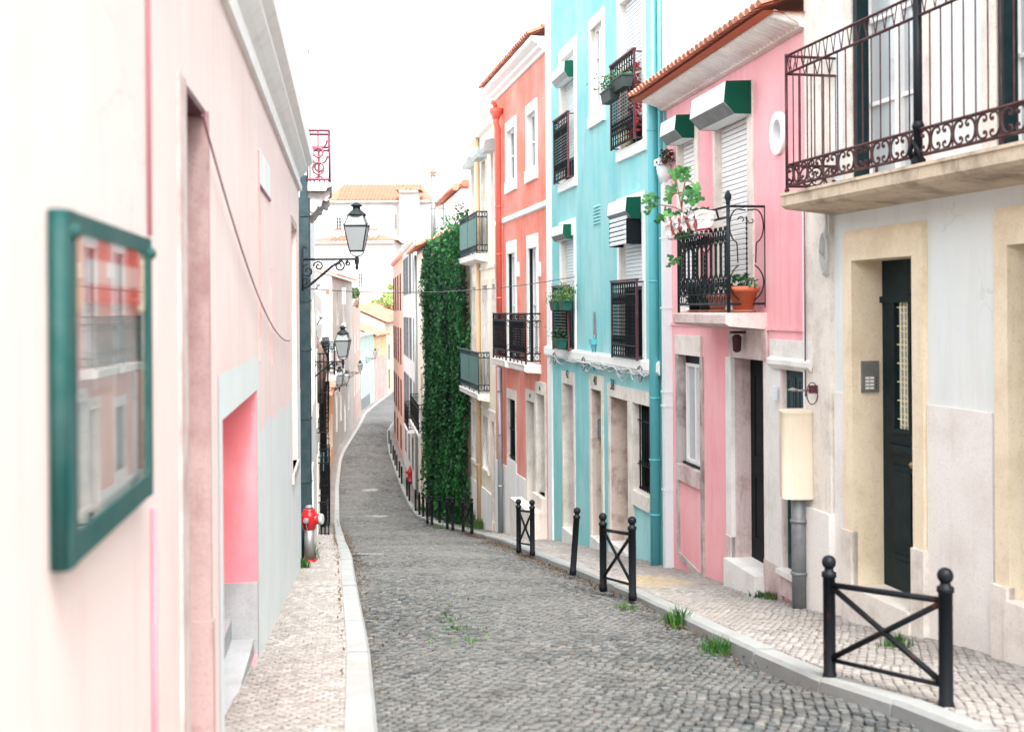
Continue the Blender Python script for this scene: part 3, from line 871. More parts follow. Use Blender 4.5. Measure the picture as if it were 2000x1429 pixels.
    for k in range(n): m.cyl((k * .11 + .06, .0, zt - .17), (k * .11 + .06, .36, zt - .05), .045, seg=7)
    build('cornice', m, root)
    m = w.mb().m('roof_tile'); sl_ = .42
    up = Vector((0, -1, sl_)).normalized(); nr = Vector((0, sl_, 1)).normalized()
    barrel_tiles(m, (-.05, .50, zt - .01), (1, 0, 0), up, nr, L + .30, 4.2, .17)
    m.m('terracotta'); m.quad((-.05, .50, zt - .012), (L + .25, .50, zt - .012), (L + .25, -4.0, zt - .012 + 4.5 * sl_), (-.05, -4, zt - .012 + 4.5 * sl_))
    m.quad((-.05, .50, zt - .05), (L + .25, .50, zt - .05), (L + .25, 0, zt - .05), (-.05, 0, zt - .05))
    build('roof', m, root)
    return root, (s0, s1, zf, dep)
PINK, PB = pink_house()

# ---------- cyan house
def cyan_house():
    w = W2; L = w.L
    zt = 7.4
    TL = list(w.R(1097, 1123, 100, 355)); TL[2] = w.hit(1110, 353)[1]; TL[3] = TL[2] + 2.45
    TM = list(w.R(1156, 1178, 100, 222)); TM[2] = w.hit(1167, 222)[1]; TM[3] = TM[2] + 1.55
    TR = list(w.R(1213, 1257, 100, 290)); TR[2] = w.hit(1235, 285)[1]; TR[3] = TL[3]
    FL = list(w.R(1098, 1123, 470, 684)); FL[2] = w.hit(1110, 684)[1]; FL[3] = w.hit(1110, 462)[1]
    FR = list(w.R(1212, 1257, 425, 704)); FR[2] = w.hit(1235, 701)[1]; FR[3] = w.hit(1235, 420)[1]
    D1 = list(w.R(1102, 1122, 750, 1040)); D1[2] = w.hit(1112, 1036)[1]; D1[3] = w.hit(1112, 750)[1]
    D2 = list(w.R(1157, 1177, 760, 1055)); D2[2] = w.hit(1167, 1052)[1]; D2[3] = w.hit(1167, 761)[1]
    D3 = list(w.R(1194, 1229, 778, 1075)); D3[2] = w.hit(1212, 1068)[1]; D3[3] = w.hit(1212, 778)[1]
    G = list(w.R(1239, 1270, 792, 964)); G[2] = w.hit(1255, 963)[1]; G[3] = D3[3]
    ops = [hole(TL, .14, 'limestone'), hole(TM, .14, 'limestone'), hole(TR, .14, 'limestone'), hole(FL, .14, 'limestone'), hole(FR, .14, 'limestone'),
           hole(D1, .55, 'limestone'), hole(D2, .50, 'brown_stone'), hole(D3, .42, 'brown_stone'), hole(G, .22, 'limestone')]
    root = bld('town_house', 'turquoise house with lattice railed windows, white band and four stone framed ground openings', w, 0, L, zt, 8, 'cyan_plaster', ops)
    # white corner strip and band
    m = w.mb().m('band_white'); s = w.hit(1079, 600)[0]
    m.box(s, L - .003, 0, .035, w.g(L) - .5, zt)
    build('corner_strip', m, root)
    m = w.mb().m('band_white'); zt_, zb_ = w.hit(1180, 690)[1], w.hit(1180, 713)[1]
    m.prism([(0, zb_), (.06, zb_), (.09, zb_ + .05), (.09, zt_ - .03), (.05, zt_), (0, zt_)], None, 0, .02, L + .06)
    build('string_course', m, root)
    for q in (TL, TR):
        frame(w, root, q[0], q[1], q[2], q[3], .14, .2, 'band_white', 'window_surround', sill=.17)
        shutter(w, root, q[0], q[1], q[2] + .45, q[3], .10, 'cool_white')
        casement(w, root, q[0], q[1], q[2], q[2] + .45, .13, 'slate_green', 'dark_void', 2, 0)
    frame(w, root, TM[0], TM[1], TM[2], TM[3], .14, .2, 'pale_stone', 'window_surround', sill=.2)
    casement(w, root, *TM, .12, 'white_paint', 'pale_glass', 2, 2)
    for q in (FL, FR):
        frame(w, root, q[0], q[1], q[2], q[3], .12, .32, 'band_white', 'window_surround')
        zz = w.hit(1235, 560)[1] if q is FR else w.hit(1110, 562)[1]
        shutter(w, root, q[0], q[1], zz, q[3], .10, 'cool_white')
        casement(w, root, q[0], q[1], q[2], zz, .13, 'slate_green', 'dark_void', 2, 0)
    juliet(w, root, w.hit(1123, 290)[0] - .0, w.hit(1095, 290)[0] + .03, TL[2] + .02, w.hit(1108, 232)[1], .13)
    juliet(w, root, w.hit(1258, 250)[0], w.hit(1211, 250)[0], TR[2] + .04, TR[2] + 1.35, .15)
    juliet(w, root, w.hit(1123, 600)[0], w.hit(1092, 600)[0], FL[2] + .03, w.hit(1108, 562)[1], .13)
    juliet(w, root, w.hit(1260, 600)[0], w.hit(1210, 600)[0], FR[2] + .03, w.hit(1235, 552)[1], .13)
    z1 = w.hit(1255, 384)[1]; z0 = w.hit(1255, 426)[1]
    a, b = w.hit(1255, 400)[0], w.hit(1187, 420, .25)[0]
    shutter_box(w, root, a, b, z0, z1, .27)
    m = w.mb().m('cool_white')      # blind pushed outwards below the box
    zz = w.hit(1216, 478, .24)[1]; k = zz
    while k < z0 - .01: m.prism([(.215, k + .012), (.235, k + .012), (.24, k + .04), (.225, k + .07), (.215, k + .07)], None, 0, a + .1, b - .05); k += .075
    m.m('dark_iron'); m.box(a + .08, a + .1, .0, .235, zz, z0); m.box(b - .05, b - .03, .0, .235, zz, z0)
    build('pushed_out_blind', m, root)
    z1 = w.hit(1118, 437)[1]; z0 = w.hit(1118, 466)[1]
    shutter_box(w, root, w.hit(1118, 450)[0], w.hit(1078, 455, .17)[0], z0, z1, .19)
    z0 = TL[2] + 2.2; shutter_box(w, root, w.hit(1122, 140)[0], w.hit(1080, 150, .17)[0], w.hit(1122, 150)[1], w.hit(1122, 118)[1], .2)
    # ventilation grille
    m = w.mb().m('cyan_plaster'); a, b, c, d = w.R(1160, 1173, 398, 437)
    for k in range(6): z = lerp(c, d, k / 6); m.prism([(0, z), (.03, z), (.0, z + (d - c) / 9)], None, 0, a, b)
    build('vent', m, root)
    # ground floor stone
    m = w.mb(); surround(m, D1[0], D1[1], w.g(D1[0]) - .3, D1[3], .10, w.hit(1112, 726)[1] - D1[3], 'limestone'); build('door_surround', m, root)
    m = w.mb(); surround(m, D2[0], D2[1], w.g(D2[0]) - .3, D2[3], .12, w.hit(1167, 732)[1] - D2[3], 'limestone'); build('door_surround', m, root)
    m = w.mb().m('limestone'); zl = w.hit(1230, 757)[1]
    m.box(G[0] - .02, D3[1] + .12, 0, .028, D3[3], zl); m.box(D3[1], D3[1] + .12, 0, .025, w.g(D3[1]) - .3, D3[3])
    m.box(G[1], D3[0], 0, .025, w.g(D3[0]) - .3, D3[3]); m.box(G[0] - .02, G[1], 0, .06, G[2] - .22, G[2]); build('door_surround', m, root)
    for q, mm in ((D1, 'bottle_green'), (D2, 'bottle_green'), (D3, 'maroon')):
        door(w, root, q[0], q[1], q[2], q[3], (.53 if q is D1 else .48 if q is D2 else .40), mm)
        step(w, root, q[0], q[1], q[2], .06, 'pale_stone')
    casement(w, root, *G, .20, 'dark_void', 'window_glass', 2, 0)
    m = w.mb().m('dark_iron'); GL = Line((G[0], -.06, 0), (G[1], -.06, 0))
    for k in range(1, 7):
        u = GL.L * k / 7; m.tube([GL.P(u, G[2] + .02), GL.P(u, G[3] - .02)], .012, 5); m.ball(GL.P(u, lerp(G[2], G[3], .33)), .025, 6, 4); m.ball(GL.P(u, G[2] + .05), .025, 6, 4)
    rails(m, GL, (lerp(G[2], G[3], .3), lerp(G[2], G[3], .8)), .016); build('window_bars', m, root)
    label_text(w, root, '42', (D1[0] + D1[1]) / 2, D1[3] + .12, .22, n=.033)
    label_text(w, root, '40', (D2[0] + D2[1]) / 2, D2[3] + .08, .24, n=.033)
    label_text(w, root, '38', D3[1] - .22, D3[3] + .12, .26, n=.036)
    # intercom panel on the far jamb of the second doorway
    J = MB(lambda n, s, z: w.fr(D2[1] - s, n, z))
    zA, zB = w.hit(1166, 824)[1], w.hit(1166, 858)[1]
    J.m('grey_metal'); J.box(-.44, -.10, 0, .02, zB - .02, zA + .02); J.m('zinc'); J.box(-.42, -.12, .02, .026, zB, zA)
    ip = build('intercom', J, root)
    J = MB(lambda n, s, z: w.fr(D2[1] - s, n, z)).m('dark_letter')
    for k in range(2): J.box(-.33, -.2, .026, .03, zB + .05 + k * .09, zB + .09 + k * .09)
    for k in range(4): J.box(-.38 + (k % 2) * .16, -.34 + (k % 2) * .16, .026, .03, zA - .05 - (k // 2) * .06, zA - .02 - (k // 2) * .06)
    build('intercom_buttons', J, ip)
    # downpipes
    s = w.hit(1277, 600, .09)[0]
    pipe(w, root, s, .09, w.g(s) - .05, zt, .075, 'cyan_pipe', clamps=(2.6, 1.5, .4, -1.3, -2.2, -3.0))
    s = w.hit(1289, 500, .05)[0]; pipe(w, root, s, .04, zb_, zt, .028, 'cyan_pipe', 'conduit', seg=8)
    # cable bracket on the wall
    s, z = w.hit(1163, 655)
    m = w.mb().m('grey_metal'); m.prism([(s - .10, z - .05), (s + .05, z - .05), (s + .02, z + .42), (s - .02, z + .42)], None, 1, .002, .03)
    m.m('cyan_pipe'); m.tube([(s, .02, z - .1), (s + .02, .03, z - .4), (s - .02, .03, z - .62), (s, .06, zt_ + .0)], .02, 6); m.tube([(s - .1, .03, z), (s + .1, .05, z - .2), (s - .02, .03, z - .4)], .012, 5); m.tube([(s - .05, .03, z), (s - .12, .05, z - .25), (s + .06, .03, z - .45)], .008, 5)
    m.box(s - .1, s + .1, 0, .10, z - .16, z - .06); build('cable_bracket', m, root)
    # tangled cables below the band
    m = w.mb().m('cable_white'); rnd = random.Random(3)
    base_x = (1283, 1262, 1240, 1215, 1196, 1166, 1140, 1112, 1090, 1077)
    for j in range(5):
        path = []; pts = [w.hit(x + rnd.uniform(-9, 9) * (0 < i < 9), 700)[0] for i, x in enumerate(base_x) if i in (0, 9) or rnd.random() < .75]
        for a, b in zip(pts, pts[1:]):
            sag = rnd.uniform(.0, .10) + (rnd.uniform(.05, .2) if rnd.random() < .35 else 0)
            for k in range(6): t = k / 6; path.append((lerp(a, b, t), .10 + rnd.uniform(-.01, .015), zb_ + .03 - sag * 4 * t * (1 - t) + rnd.uniform(-.015, .015)))
        m.tube(path, rnd.choice((.008, .011, .014)), 5)
    m.m('grey_metal')
    for x0 in (1150, 1262, 1092):
        s = w.hit(x0, 700)[0]; path = [(s + .16 * math.cos(k * .8) * (1 - k / 30), .10, zb_ - .02 + .13 * math.sin(k * .8)) for k in range(18)]; m.tube(path, .008, 4)
    build('cable_bundle', m, root)
    return root, dict(TR=TR, FL=FL, FR=FR, TL=TL)
CY, CYW = cyan_house()

# ---------- salmon house
def salmon_house():
    w = W3; L = w.L; zt = 5.75
    T1 = list(w.R(991, 1007, 252, 352)); T2 = list(w.R(1031, 1047, 213, 326))
    T1[2] = w.hit(999, 352)[1]; T2[2] = T1[2]; T1[3] = T2[3] = w.hit(999, 252)[1]
    slabz = w.hit(1025, 712, .36)[1]
    F1 = list(w.R(993, 1008, 500, 700)); F2 = list(w.R(1033, 1050, 484, 700))
    F1[2] = F2[2] = slabz + .02; F1[3] = F2[3] = w.hit(1041, 484)[1]
    G = list(w.R(993, 1008, 778, 898)); G[2] = w.hit(1000, 898)[1]; G[3] = w.hit(1000, 779)[1]
    D1 = list(w.R(1031, 1046, 784, 985)); D1[2] = w.hit(1039, 984)[1]; D1[3] = w.hit(1039, 784)[1]
    D2 = list(w.R(1050, 1066, 770, 966)); D2[2] = w.hit(1058, 966)[1]; D2[3] = w.hit(1058, 770)[1]
    ops = [hole(q, .18, 'band_white') for q in (T1, T2, F1, F2)] + [hole(G, .15, 'limestone'), hole(D1, .4, 'limestone'), hole(D2, .4, 'limestone')]
    root = bld('town_house', 'salmon red house with white window frames and a black cast iron balcony', w, 0, L, zt, 8, 'salmon_plaster', ops)
    for q in (T1, T2):
        frame(w, root, q[0], q[1], q[2], q[3], .17, .24, 'band_white', 'window_surround', sill=.28)
        casement(w, root, *q, .14, 'white_paint', 'window_glass', 2, 1)
    for q in (F1, F2):
        frame(w, root, q[0], q[1], q[2], q[3], .13, .30, 'band_white', 'window_surround')
        f = casement(w, root, *q, .14, 'white_paint', 'pale_glass', 2, 1, 'french_window', .08)
        m = w.mb().m('bottle_green'); m.box(q[1] - .07, q[1], -.13, -.02, q[2], q[3]); build('folded_shutter', m, root)
    for x in (1013, 1055):
        m = w.mb().m('white_paint'); a, b, c, d = w.R(x - 1.5, x + 1.8, 512, 540); m.box(a, b, 0, .05, c, d); build('wall_plaque', m, root)
    m = w.mb().m('band_white'); z0, z1 = w.hit(1023, 422)[1], w.hit(1023, 410)[1]
    m.prism([(0, z0), (.05, z0 + .02), (.06, z1 - .02), (.03, z1), (0, z1)], None, 0, .0, L - .2); build('string_course', m, root)
    for xa, xb in ((w.hit(1057, 715)[0], w.hit(993.5, 700, .36)[0]), (w.hit(986.5, 700, .36)[0], w.hit(961, 690, .36)[0])):
        balcony(w, root, xa, xb, slabz, .37, .17, 1.10, iron_cast, 'dark_iron', 'pale_stone', slope=.03)
    frame(w, root, G[0], G[1], G[2], G[3], .08, .24, 'limestone', 'window_surround')
    casement(w, root, *G, .13, 'slate_green', 'window_glass', 2, 0)
    m = w.mb().m('dark_iron'); GL = Line((G[0], -.03, 0), (G[1], -.03, 0))
    for k in range(1, 6): m.tube([GL.P(GL.L * k / 6, G[2]), GL.P(GL.L * k / 6, G[3])], .011, 5)
    rails(m, GL, (lerp(G[2], G[3], .5), lerp(G[2], G[3], .05)), .016); build('window_bars', m, root)
    for q, wl, t in ((D1, .26, '44'), (D2, .27, '46')):
        m = w.mb(); surround(m, q[0], q[1], w.g(q[0]) - .3, q[3], .10, wl, 'limestone', t=.025 if t == '44' else .03); build('door_surround', m, root)
        door(w, root, *q, .38, 'bottle_green'); label_text(w, root, t, (q[0] + q[1]) / 2, q[3] + .08, .15, n=.034)
    m = w.mb().m('limestone'); m.box(D2[0] - .12, D2[1] + .08, -.12, .12, w.g(0) - .5, D2[2]); m.box(D2[0] - .12, D1[1] + .15, .121, .40, w.g(0) - .5, D2[2] - .28)
    m.box(D2[1] + .081, D1[1] + .12, -.12, .12, w.g(0) - .7, D1[2] - .02); build('step', m, root)
    zA = w.hit(978, 902); zB = w.hit(1028, 936)
    zf = lambda s: zA[1] + (zB[1] - zA[1]) * (s - zA[0]) / (zB[0] - zA[0])
    plinth(w, root, [(D1[1] + .1, G[0] - .08), (G[1] + .08, L - .01)], zf, 'band_white', .028)
    plinth(w, root, [(G[0] - .08, G[1] + .08)], lambda s: G[2] - .0, 'band_white', .032, 'sill_panel')
    cornice(w, root, 0, L, zt - .32, [(.06, 0), (.08, .06), (.16, .10), (.18, .16), (.30, .22), (.34, .26), (.34, .32)], 'band_white')
    m = w.mb().m('roof_tile'); up = Vector((0, -1, .5)).normalized(); nr = Vector((0, .5, 1)).normalized()
    barrel_tiles(m, (0, .38, zt + .02), (1, 0, 0), up, nr, L, 3.6, .2)
    m.m('terracotta'); m.quad((0, .36, zt + .01), (L, .36, zt + .01), (L, -3.4, zt + .01 + 1.85), (0, -3.4, zt + .01 + 1.85)); build('roof', m, root)
    # drain pipe with hopper on the boundary
    s = w.hit(974, 450, .12)[0]
    m = w.mb().m('salmon_pipe'); zH = w.hit(974, 222, .12)[1]
    m.tube([(s, .12, w.hit(974, 700)[1]), (s, .12, zH - .35), (s - .03, .18, zH - .22), (s, .16, zH - .1)], .075, 10)
    m.lathe([(.08, -.12), (.12, .0), (.17, .06), (.17, .16)], (s, .16, zH - .02), 10); m.tube([(s, .16, zH + .1), (s, .2, zH + .25), (s - .05, .28, zH + .3)], .06, 8)
    for z in (2.6, 1.4, .3, -.8): m.cyl((s, .12, z - .02), (s, .12, z + .02), .088, seg=10)
    build('downpipe', m, root)
    m = w.mb().m('zinc'); zz = w.hit(974, 716, .12)[1]; m.cyl((s, .12, w.g(s) - .1), (s, .12, zz), .07, seg=10)
    for z in (zz - .6, zz - 1.7, zz - 3): m.cyl((s, .12, z - .02), (s, .12, z + .02), .082, seg=10)
    m.tube([(s, .12, zz), (s + .02, .1, zz + .1), (s + .16, .06, zz + .15)], .05, 8); build('drain_pipe', m, root)
    return root
salmon_house()

# ---------- cream house with screened balconies
def cream_house():
    w = W4; L = w.L; zt = 5.25
    zu0, zu1 = w.hit(945, 500)[1], w.hit(945, 314)[1]
    zm0, zm1 = w.hit(945, 770)[1], w.hit(945, 558)[1]
    U = [list(w.R(x0, x1, 300, 500)) for x0, x1 in ((922.5, 928), (942, 950.5), (961, 966))]
    Mw = [list(w.R(x0, x1, 300, 500)) for x0, x1 in ((923, 929.5), (942.5, 951.5), (961.5, 967))]
    for q in U: q[2], q[3] = zu0, zu1
    for q in Mw: q[2], q[3] = zm0, zm1
    U[2][2] = zu0 + .9; Mw[2][2] = zm0 + .9
    G = [list(w.R(x0, x1, 810, 900)) for x0, x1 in ((924, 931), (945, 955))]
    G[0][2], G[0][3] = w.hit(927, 897)[1], w.hit(927, 803)[1]; G[1][2], G[1][3] = w.hit(950, 916)[1], w.hit(950, 813)[1]
    D = list(w.R(962, 967.5, 820, 1030)); D[2], D[3] = w.hit(966, 1022)[1], w.hit(966, 824)[1]
    ops = [hole(q, .16, 'limestone') for q in U + Mw + G] + [hole(D, .25, 'limestone')]
    root = bld('town_house', 'narrow cream house with two screened iron balconies beside the ivy', w, 0, L, zt, 8, 'cream_plaster', ops)
    for q in U + Mw:
        frame(w, root, *q, .09, .16, 'limestone', 'window_surround')
        casement(w, root, *q, .13, 'white_paint', 'pale_glass', 2, 2, 'french_window')
    for q in G:
        frame(w, root, *q, .10, .18, 'limestone', 'window_surround', sill=.1); casement(w, root, *q, .10, 'white_paint', 'window_glass', 2, 2)
    for q in U:       # hooded blind boxes
        m = w.mb().m('dish_white'); m.prism([(0, q[3] + .02), (.26, q[3] + .02), (.30, q[3] + .12), (.26, q[3] + .30), (.05, q[3] + .36), (0, q[3] + .3)], None, 0, q[0] - .12, q[1] + .12); build('window_hood', m, root)
    frame(w, root, D[0], D[1], D[2] - .3, D[3], .09, .2, 'limestone', 'door_surround'); door(w, root, *D, .22, 'slate_green')
    zup = w.hit(932, 495, .30)[1]; zlo = w.hit(935, 769, .30)[1]
    balcony(w, root, w.hit(953, 500)[0], L - .03, zup, .34, .17, 1.15, iron_screen, 'slate_green', 'pale_stone', panel='teal_panel', slope=.06)
    balcony(w, root, w.hit(957, 780)[0], L - .03, zlo, .34, .17, 1.12, iron_screen, 'slate_green', 'pale_stone', panel='teal_panel', slope=.06)
    s = w.hit(934, 600, .06)[0]
    pipe(w, root, s, .07, w.g(s), zt - .2, .07, 'cream_pipe', clamps=(2.2, .2, -3.2, -4.4))
    za = w.hit(919, 930); zb = w.hit(964, 968)
    zf = lambda t: za[1] + (zb[1] - za[1]) * (t - za[0]) / (zb[0] - za[0])
    plinth(w, root, [(D[1] + .1, L - .01)], zf, 'band_white', .025)
    cornice(w, root, 0, L, zt - .22, [(.05, 0), (.07, .06), (.22, .12), (.26, .16), (.26, .24)], 'band_white', b_ext=.1)
    m = w.mb().m('band_white')
    for k in range(22): m.box(L * (k + .2) / 22, L * (k + .7) / 22, 0, .16, zt - .36, zt - .225)
    build('dentils', m, root)
    m = w.mb().m('band_white'); m.box(.02, L - .02, -.25, -.02, zt, zt + .62); m.box(.0, L, -.28, .03, zt + .62, zt + .72); build('parapet', m, root)
    m = w.mb().m('limestone'); z = w.hit(945, 520)[1]; m.box(0, L, 0, .03, z - .1, z - .02); z2 = w.hit(945, 795)[1]; m.box(0, L, 0, .03, z2 - .05, z2 + .03); build('string_course', m, root)
cream_house()

# ---------- ivy covered wall
def ivy_wall():
    w = W5; L = w.L
    root = bld('blank_wall', 'blank rendered building side hidden behind a full height curtain of ivy', w, 0, L, 2.6, 6, 'worn_pink_plaster', [], cat='wall')
    m = w.mb().m('bark'); rnd = random.Random(5)
    for k in range(14):
        s = L * (k + .5) / 14; path = []; z = w.g(s) - .1; x = s
        while z < 2.6: path.append((x, .04, z)); x += rnd.uniform(-.15, .15); z += .6
        m.tube(path, .03, 5, radii=[.05 * (1 - .7 * i / len(path)) + .008 for i in range(len(path))])
    ivy = thing('climbing_ivy', 'dense curtain of dark green ivy covering the tall blank wall', 'ivy', w.fr(L / 2, .1, w.g(L / 2)))
    build('stem', m, ivy)
    m = w.mb().m('ivy_leaf'); random.seed(11)
    def bulge(s, z):
        return .08 + .30 * (0.5 + .5 * math.sin(s * 2.1 + 1.3 * math.sin(z * .8))) * (0.55 + .45 * math.sin(z * 1.1 + s * .7)) + .10 * math.sin(s * 5.3 + z * 2.3)
    for _ in range(34000):
        t = random.random(); s = random.uniform(-.10 - .22 * (.5 + .5 * math.sin(t * 13)) , L + .15 + .25 * (.5 + .5 * math.sin(t * 17 + 2)))
        zb = w.g(min(max(s, 0), L)) - .02
        top = 2.9 + .32 * math.sin(s * 1.7) + .25 * math.sin(s * 4.9 + 1) + .12 * math.sin(s * 11) - .03 * s
        z = lerp(zb, top, t ** .92); n = .03 + max(.04, bulge(s, z)) * random.random() ** .45
        if z > 2.6: n = random.uniform(-.5, .25)
        if random.random() < .04: n += random.uniform(0, .14)
        m.leaf((s, n, z), random.uniform(.06, .17), (random.gauss(0, .45), 1, random.gauss(.6, .45)), .9, .8)
    for _ in range(150):    # hanging shoots
        s = random.uniform(0, L); z = random.uniform(w.g(s) + 1, 2.8); n = max(.1, bulge(s, z)) + .08
        for k in range(random.randint(5, 14)): m.leaf((s + random.gauss(0, .03), n + .04 * math.sin(k), z - k * .07), .11, (0, 1, .3), 1.5)
    for k in range(260):   # strand reaching over to the cream house balcony
        t = k / 260; m.leaf((-.02 - .35 * math.sin(t * 3) + random.gauss(0, .06), .28 + random.gauss(0, .06), 1.7 - 2.0 * t + random.gauss(0, .05)), .11, (0, 1, .4), 1.2)
    build('foliage', m, ivy)
ivy_wall()

# ---------- beige, blue white and peach houses further down
def far_right():
    w = W6; L = w.L
    s_a = w.hit(815, 620)[0]; s_b = w.hit(788, 640)[0]
    # beige
    H1 = 2.55
    ops = []
    for x0, x1 in ((830, 832.5), (822, 824.5)):
        q = w.R(x0, x1, 500, 560); ops.append([q[0], q[1], .2, 1.7]); ops.append([q[0], q[1], -5.0 + 0.0, -2.9]); ops.append([q[0], q[1], -7.9, -6.0])
    root = bld('town_house', 'faded beige house with tiled eaves and black balcony just past the ivy', w, 0, s_a, H1, 7, 'ivory_plaster', [hole(q, .15, 'limestone') for q in ops])
    for q in ops: frame(w, root, *q, .12, .18, 'rosy_stone', 'window_surround'); casement(w, root, *q, .1, 'slate_green', 'window_glass', 2, 1)
    balcony(w, root, .5, s_a - .6, -4.95, .42, .16, 1.15, iron_cast, 'dark_iron', 'pale_stone')
    m = w.mb().m('roof_tile'); up = Vector((0, -1, .45)).normalized(); nr = Vector((0, .45, 1)).normalized()
    barrel_tiles(m, (0, .45, H1), (1, 0, 0), up, nr, s_a, 3.4, .25, .5); m.m('terracotta'); m.quad((0, .42, H1), (s_a, .42, H1), (s_a, -3, H1 + 1.55), (0, -3, H1 + 1.55)); build('roof', m, root)
    pipe(w, root, s_a - .15, .08, w.g(s_a), H1, .06, 'zinc')
    m = w.mb().m('grey_metal'); p = (5.6, -1.2, 0); m.cyl((5.2, -.6, 2.2), (5.2, -.6, w.hit(839, 352, -.6)[1]), .11, seg=10)
    zc = w.hit(839, 350, -.6)[1]; m.m('terracotta'); m.lathe([(.20, 0), (.16, .06), (.02, .17)], (5.2, -.6, zc), 10); build('chimney_flue', m, root)
    # blue white
    rows = ((.85, 2.9), (-2.5, -.35), (-5.7, -3.45))
    ops = []
    for x in (791, 796, 802, 809.5):
        q = w.R(x - 1.9, x + 1.9, 600, 650); ops += [[q[0] , q[1], a, b] for a, b in rows]
    gr = []
    for x in (793, 799.5, 806.5):
        q = w.R(x - 1.2, x + 1.2, 800, 860); gr.append([q[0], q[1], -7.9, -6.35])
    root = bld('town_house', 'tall bluish white house with three rows of slim grey shuttered windows', w, s_a, s_b, 3.45, 8, 'bluewhite_plaster', [hole(q, .1, 'white_paint') for q in ops + gr])
    for q in ops + gr: casement(w, root, *q, .03, 'grey_metal', 'slate_green', 2, 1)
    cornice(w, root, s_a, s_b, 3.3, [(.1, 0), (.2, .1), (.2, .22)], 'band_white')
    q = w.R(803.5, 812, 745, 800); balcony(w, root, q[0], q[1], -5.72, .4, .14, 1.1, iron_cast, 'dark_iron')
    pipe(w, root, s_a + .2, .08, w.g(s_a), 3.3, .06, 'cool_white')
    # peach
    rows = ((.0, 2.25), (-3.28, -1.05), (-6.4, -4.2))
    ops = []
    for x in (769.8, 773.6, 778, 782.8):
        q = w.R(x - .9, x + .9, 600, 650); ops += [[q[0], q[1], a, b] for a, b in rows]
    gr = []
    for x in (771.5, 777, 783.5): q = w.R(x - 1, x + 1, 800, 850); gr.append([q[0], q[1], -8.5, -7.0])
    root = bld('town_house', 'peach pink house with slim dark red shuttered windows at the bend', w, s_b, L, 3.3, 9, 'peach_plaster', [hole(q, .1, 'white_paint') for q in ops + gr])
    for q in ops + gr: casement(w, root, *q, .03, 'maroon', 'maroon', 2, 1)
    cornice(w, root, s_b, L, 3.15, [(.1, 0), (.2, .1), (.2, .22)], 'peach_plaster')
    return w
far_right()
def behind_right():
    # house with hipped tile roof rising behind the ivy
    x0, y0 = at(846, 400, 56)[0], 56.0
    w = Wall((x0 + 1.6, 50.0), (x0, 60.0), 'R'); L = w.L
    root = thing('hillside_house', 'white house with curved clay tile roof rising behind the ivy wall', 'house', w.fr(L / 2, 0, gz(55)))
    z1 = at(846, 393, 56)[2]
    m = w.mb(); wall_face(m, 0, L, -8, z1, [], 'white_plaster'); body(m, w, 0, L, -8, z1, 9, 'white_plaster', flat=True); build('wall', m, root)
    m = w.mb().m('roof_tile'); up = Vector((0, -1, .42)).normalized(); nr = Vector((0, .42, 1)).normalized()
    barrel_tiles(m, (-.3, .3, z1), (1, 0, 0), up, nr, L + .6, 4.8, .3, .6)
    m.m('terracotta'); m.quad((-.3, .28, z1 - .01), (L + .3, .28, z1 - .01), (L + .3, -4.4, z1 + 1.95), (-.3, -4.4, z1 + 1.95)); m.quad((-.3, -4.4, z1 + 1.95), (L + .3, -4.4, z1 + 1.95), (L + .3, -9, z1), (-.3, -9, z1))
    m.face([m.pt(p) for p in ((-.3, .28, z1), (-.3, -4.4, z1 + 1.95), (-.3, -9, z1))])
    for k in range(12):      # tile ends up the near verge
        t = k / 12; p = Vector((-.32, lerp(.3, -4.4, t), lerp(z1, z1 + 1.97, t))); m.m('roof_tile'); m.cyl((p.x - .12, p.y, p.z), (p.x + .25, p.y - .05, p.z + .02), .16, seg=8)
    build('roof', m, root)
    # aerials on its wall
    m = MB().m('rubber'); b = Vector(at(866, 440, 49)); t = Vector(at(866, 396, 49)); m.tube([b, t], .02, 4)
    for d in (0, .25): m.tube([t + Vector((-.6, 0, -d)), t + Vector((.6, 0, -d))], .012, 4)
    m.tube([t + Vector((-.3, 0, 0)), t + Vector((.3, 0, -.5))], .012, 4)
    single('roof_aerial', m, b, 'thin red brown aerial mast above the ivy top', 'aerial')
behind_right()

# ================================================================== LEFT SIDE
V0 = Wall((-.29, -3.0), (-3.135, 17.37), 'L')
A_ = (-3.25, 18.72)
V1 = Wall(A_, (-4.68, 28.0), 'L')
V2 = Wall((-4.68, 28.0), (-8.75, 54.5), 'L')
V3 = Wall((-8.75, 54.5), (-11.0, 72.0), 'L')
V4 = Wall((-11.0, 72.0), (-11.8, 87.0), 'L')
V5 = Wall((-11.8, 87.0), (-13.0, 101.0), 'L')
V6 = Wall((-13.05, 101.0), (-13.3, 113.0), 'L')
V7 = Wall((-13.3, 113.0), (-13.1, 122.5), 'L')
V8 = Wall((-13.3, 122.5), (-10.5, 152.0), 'L')

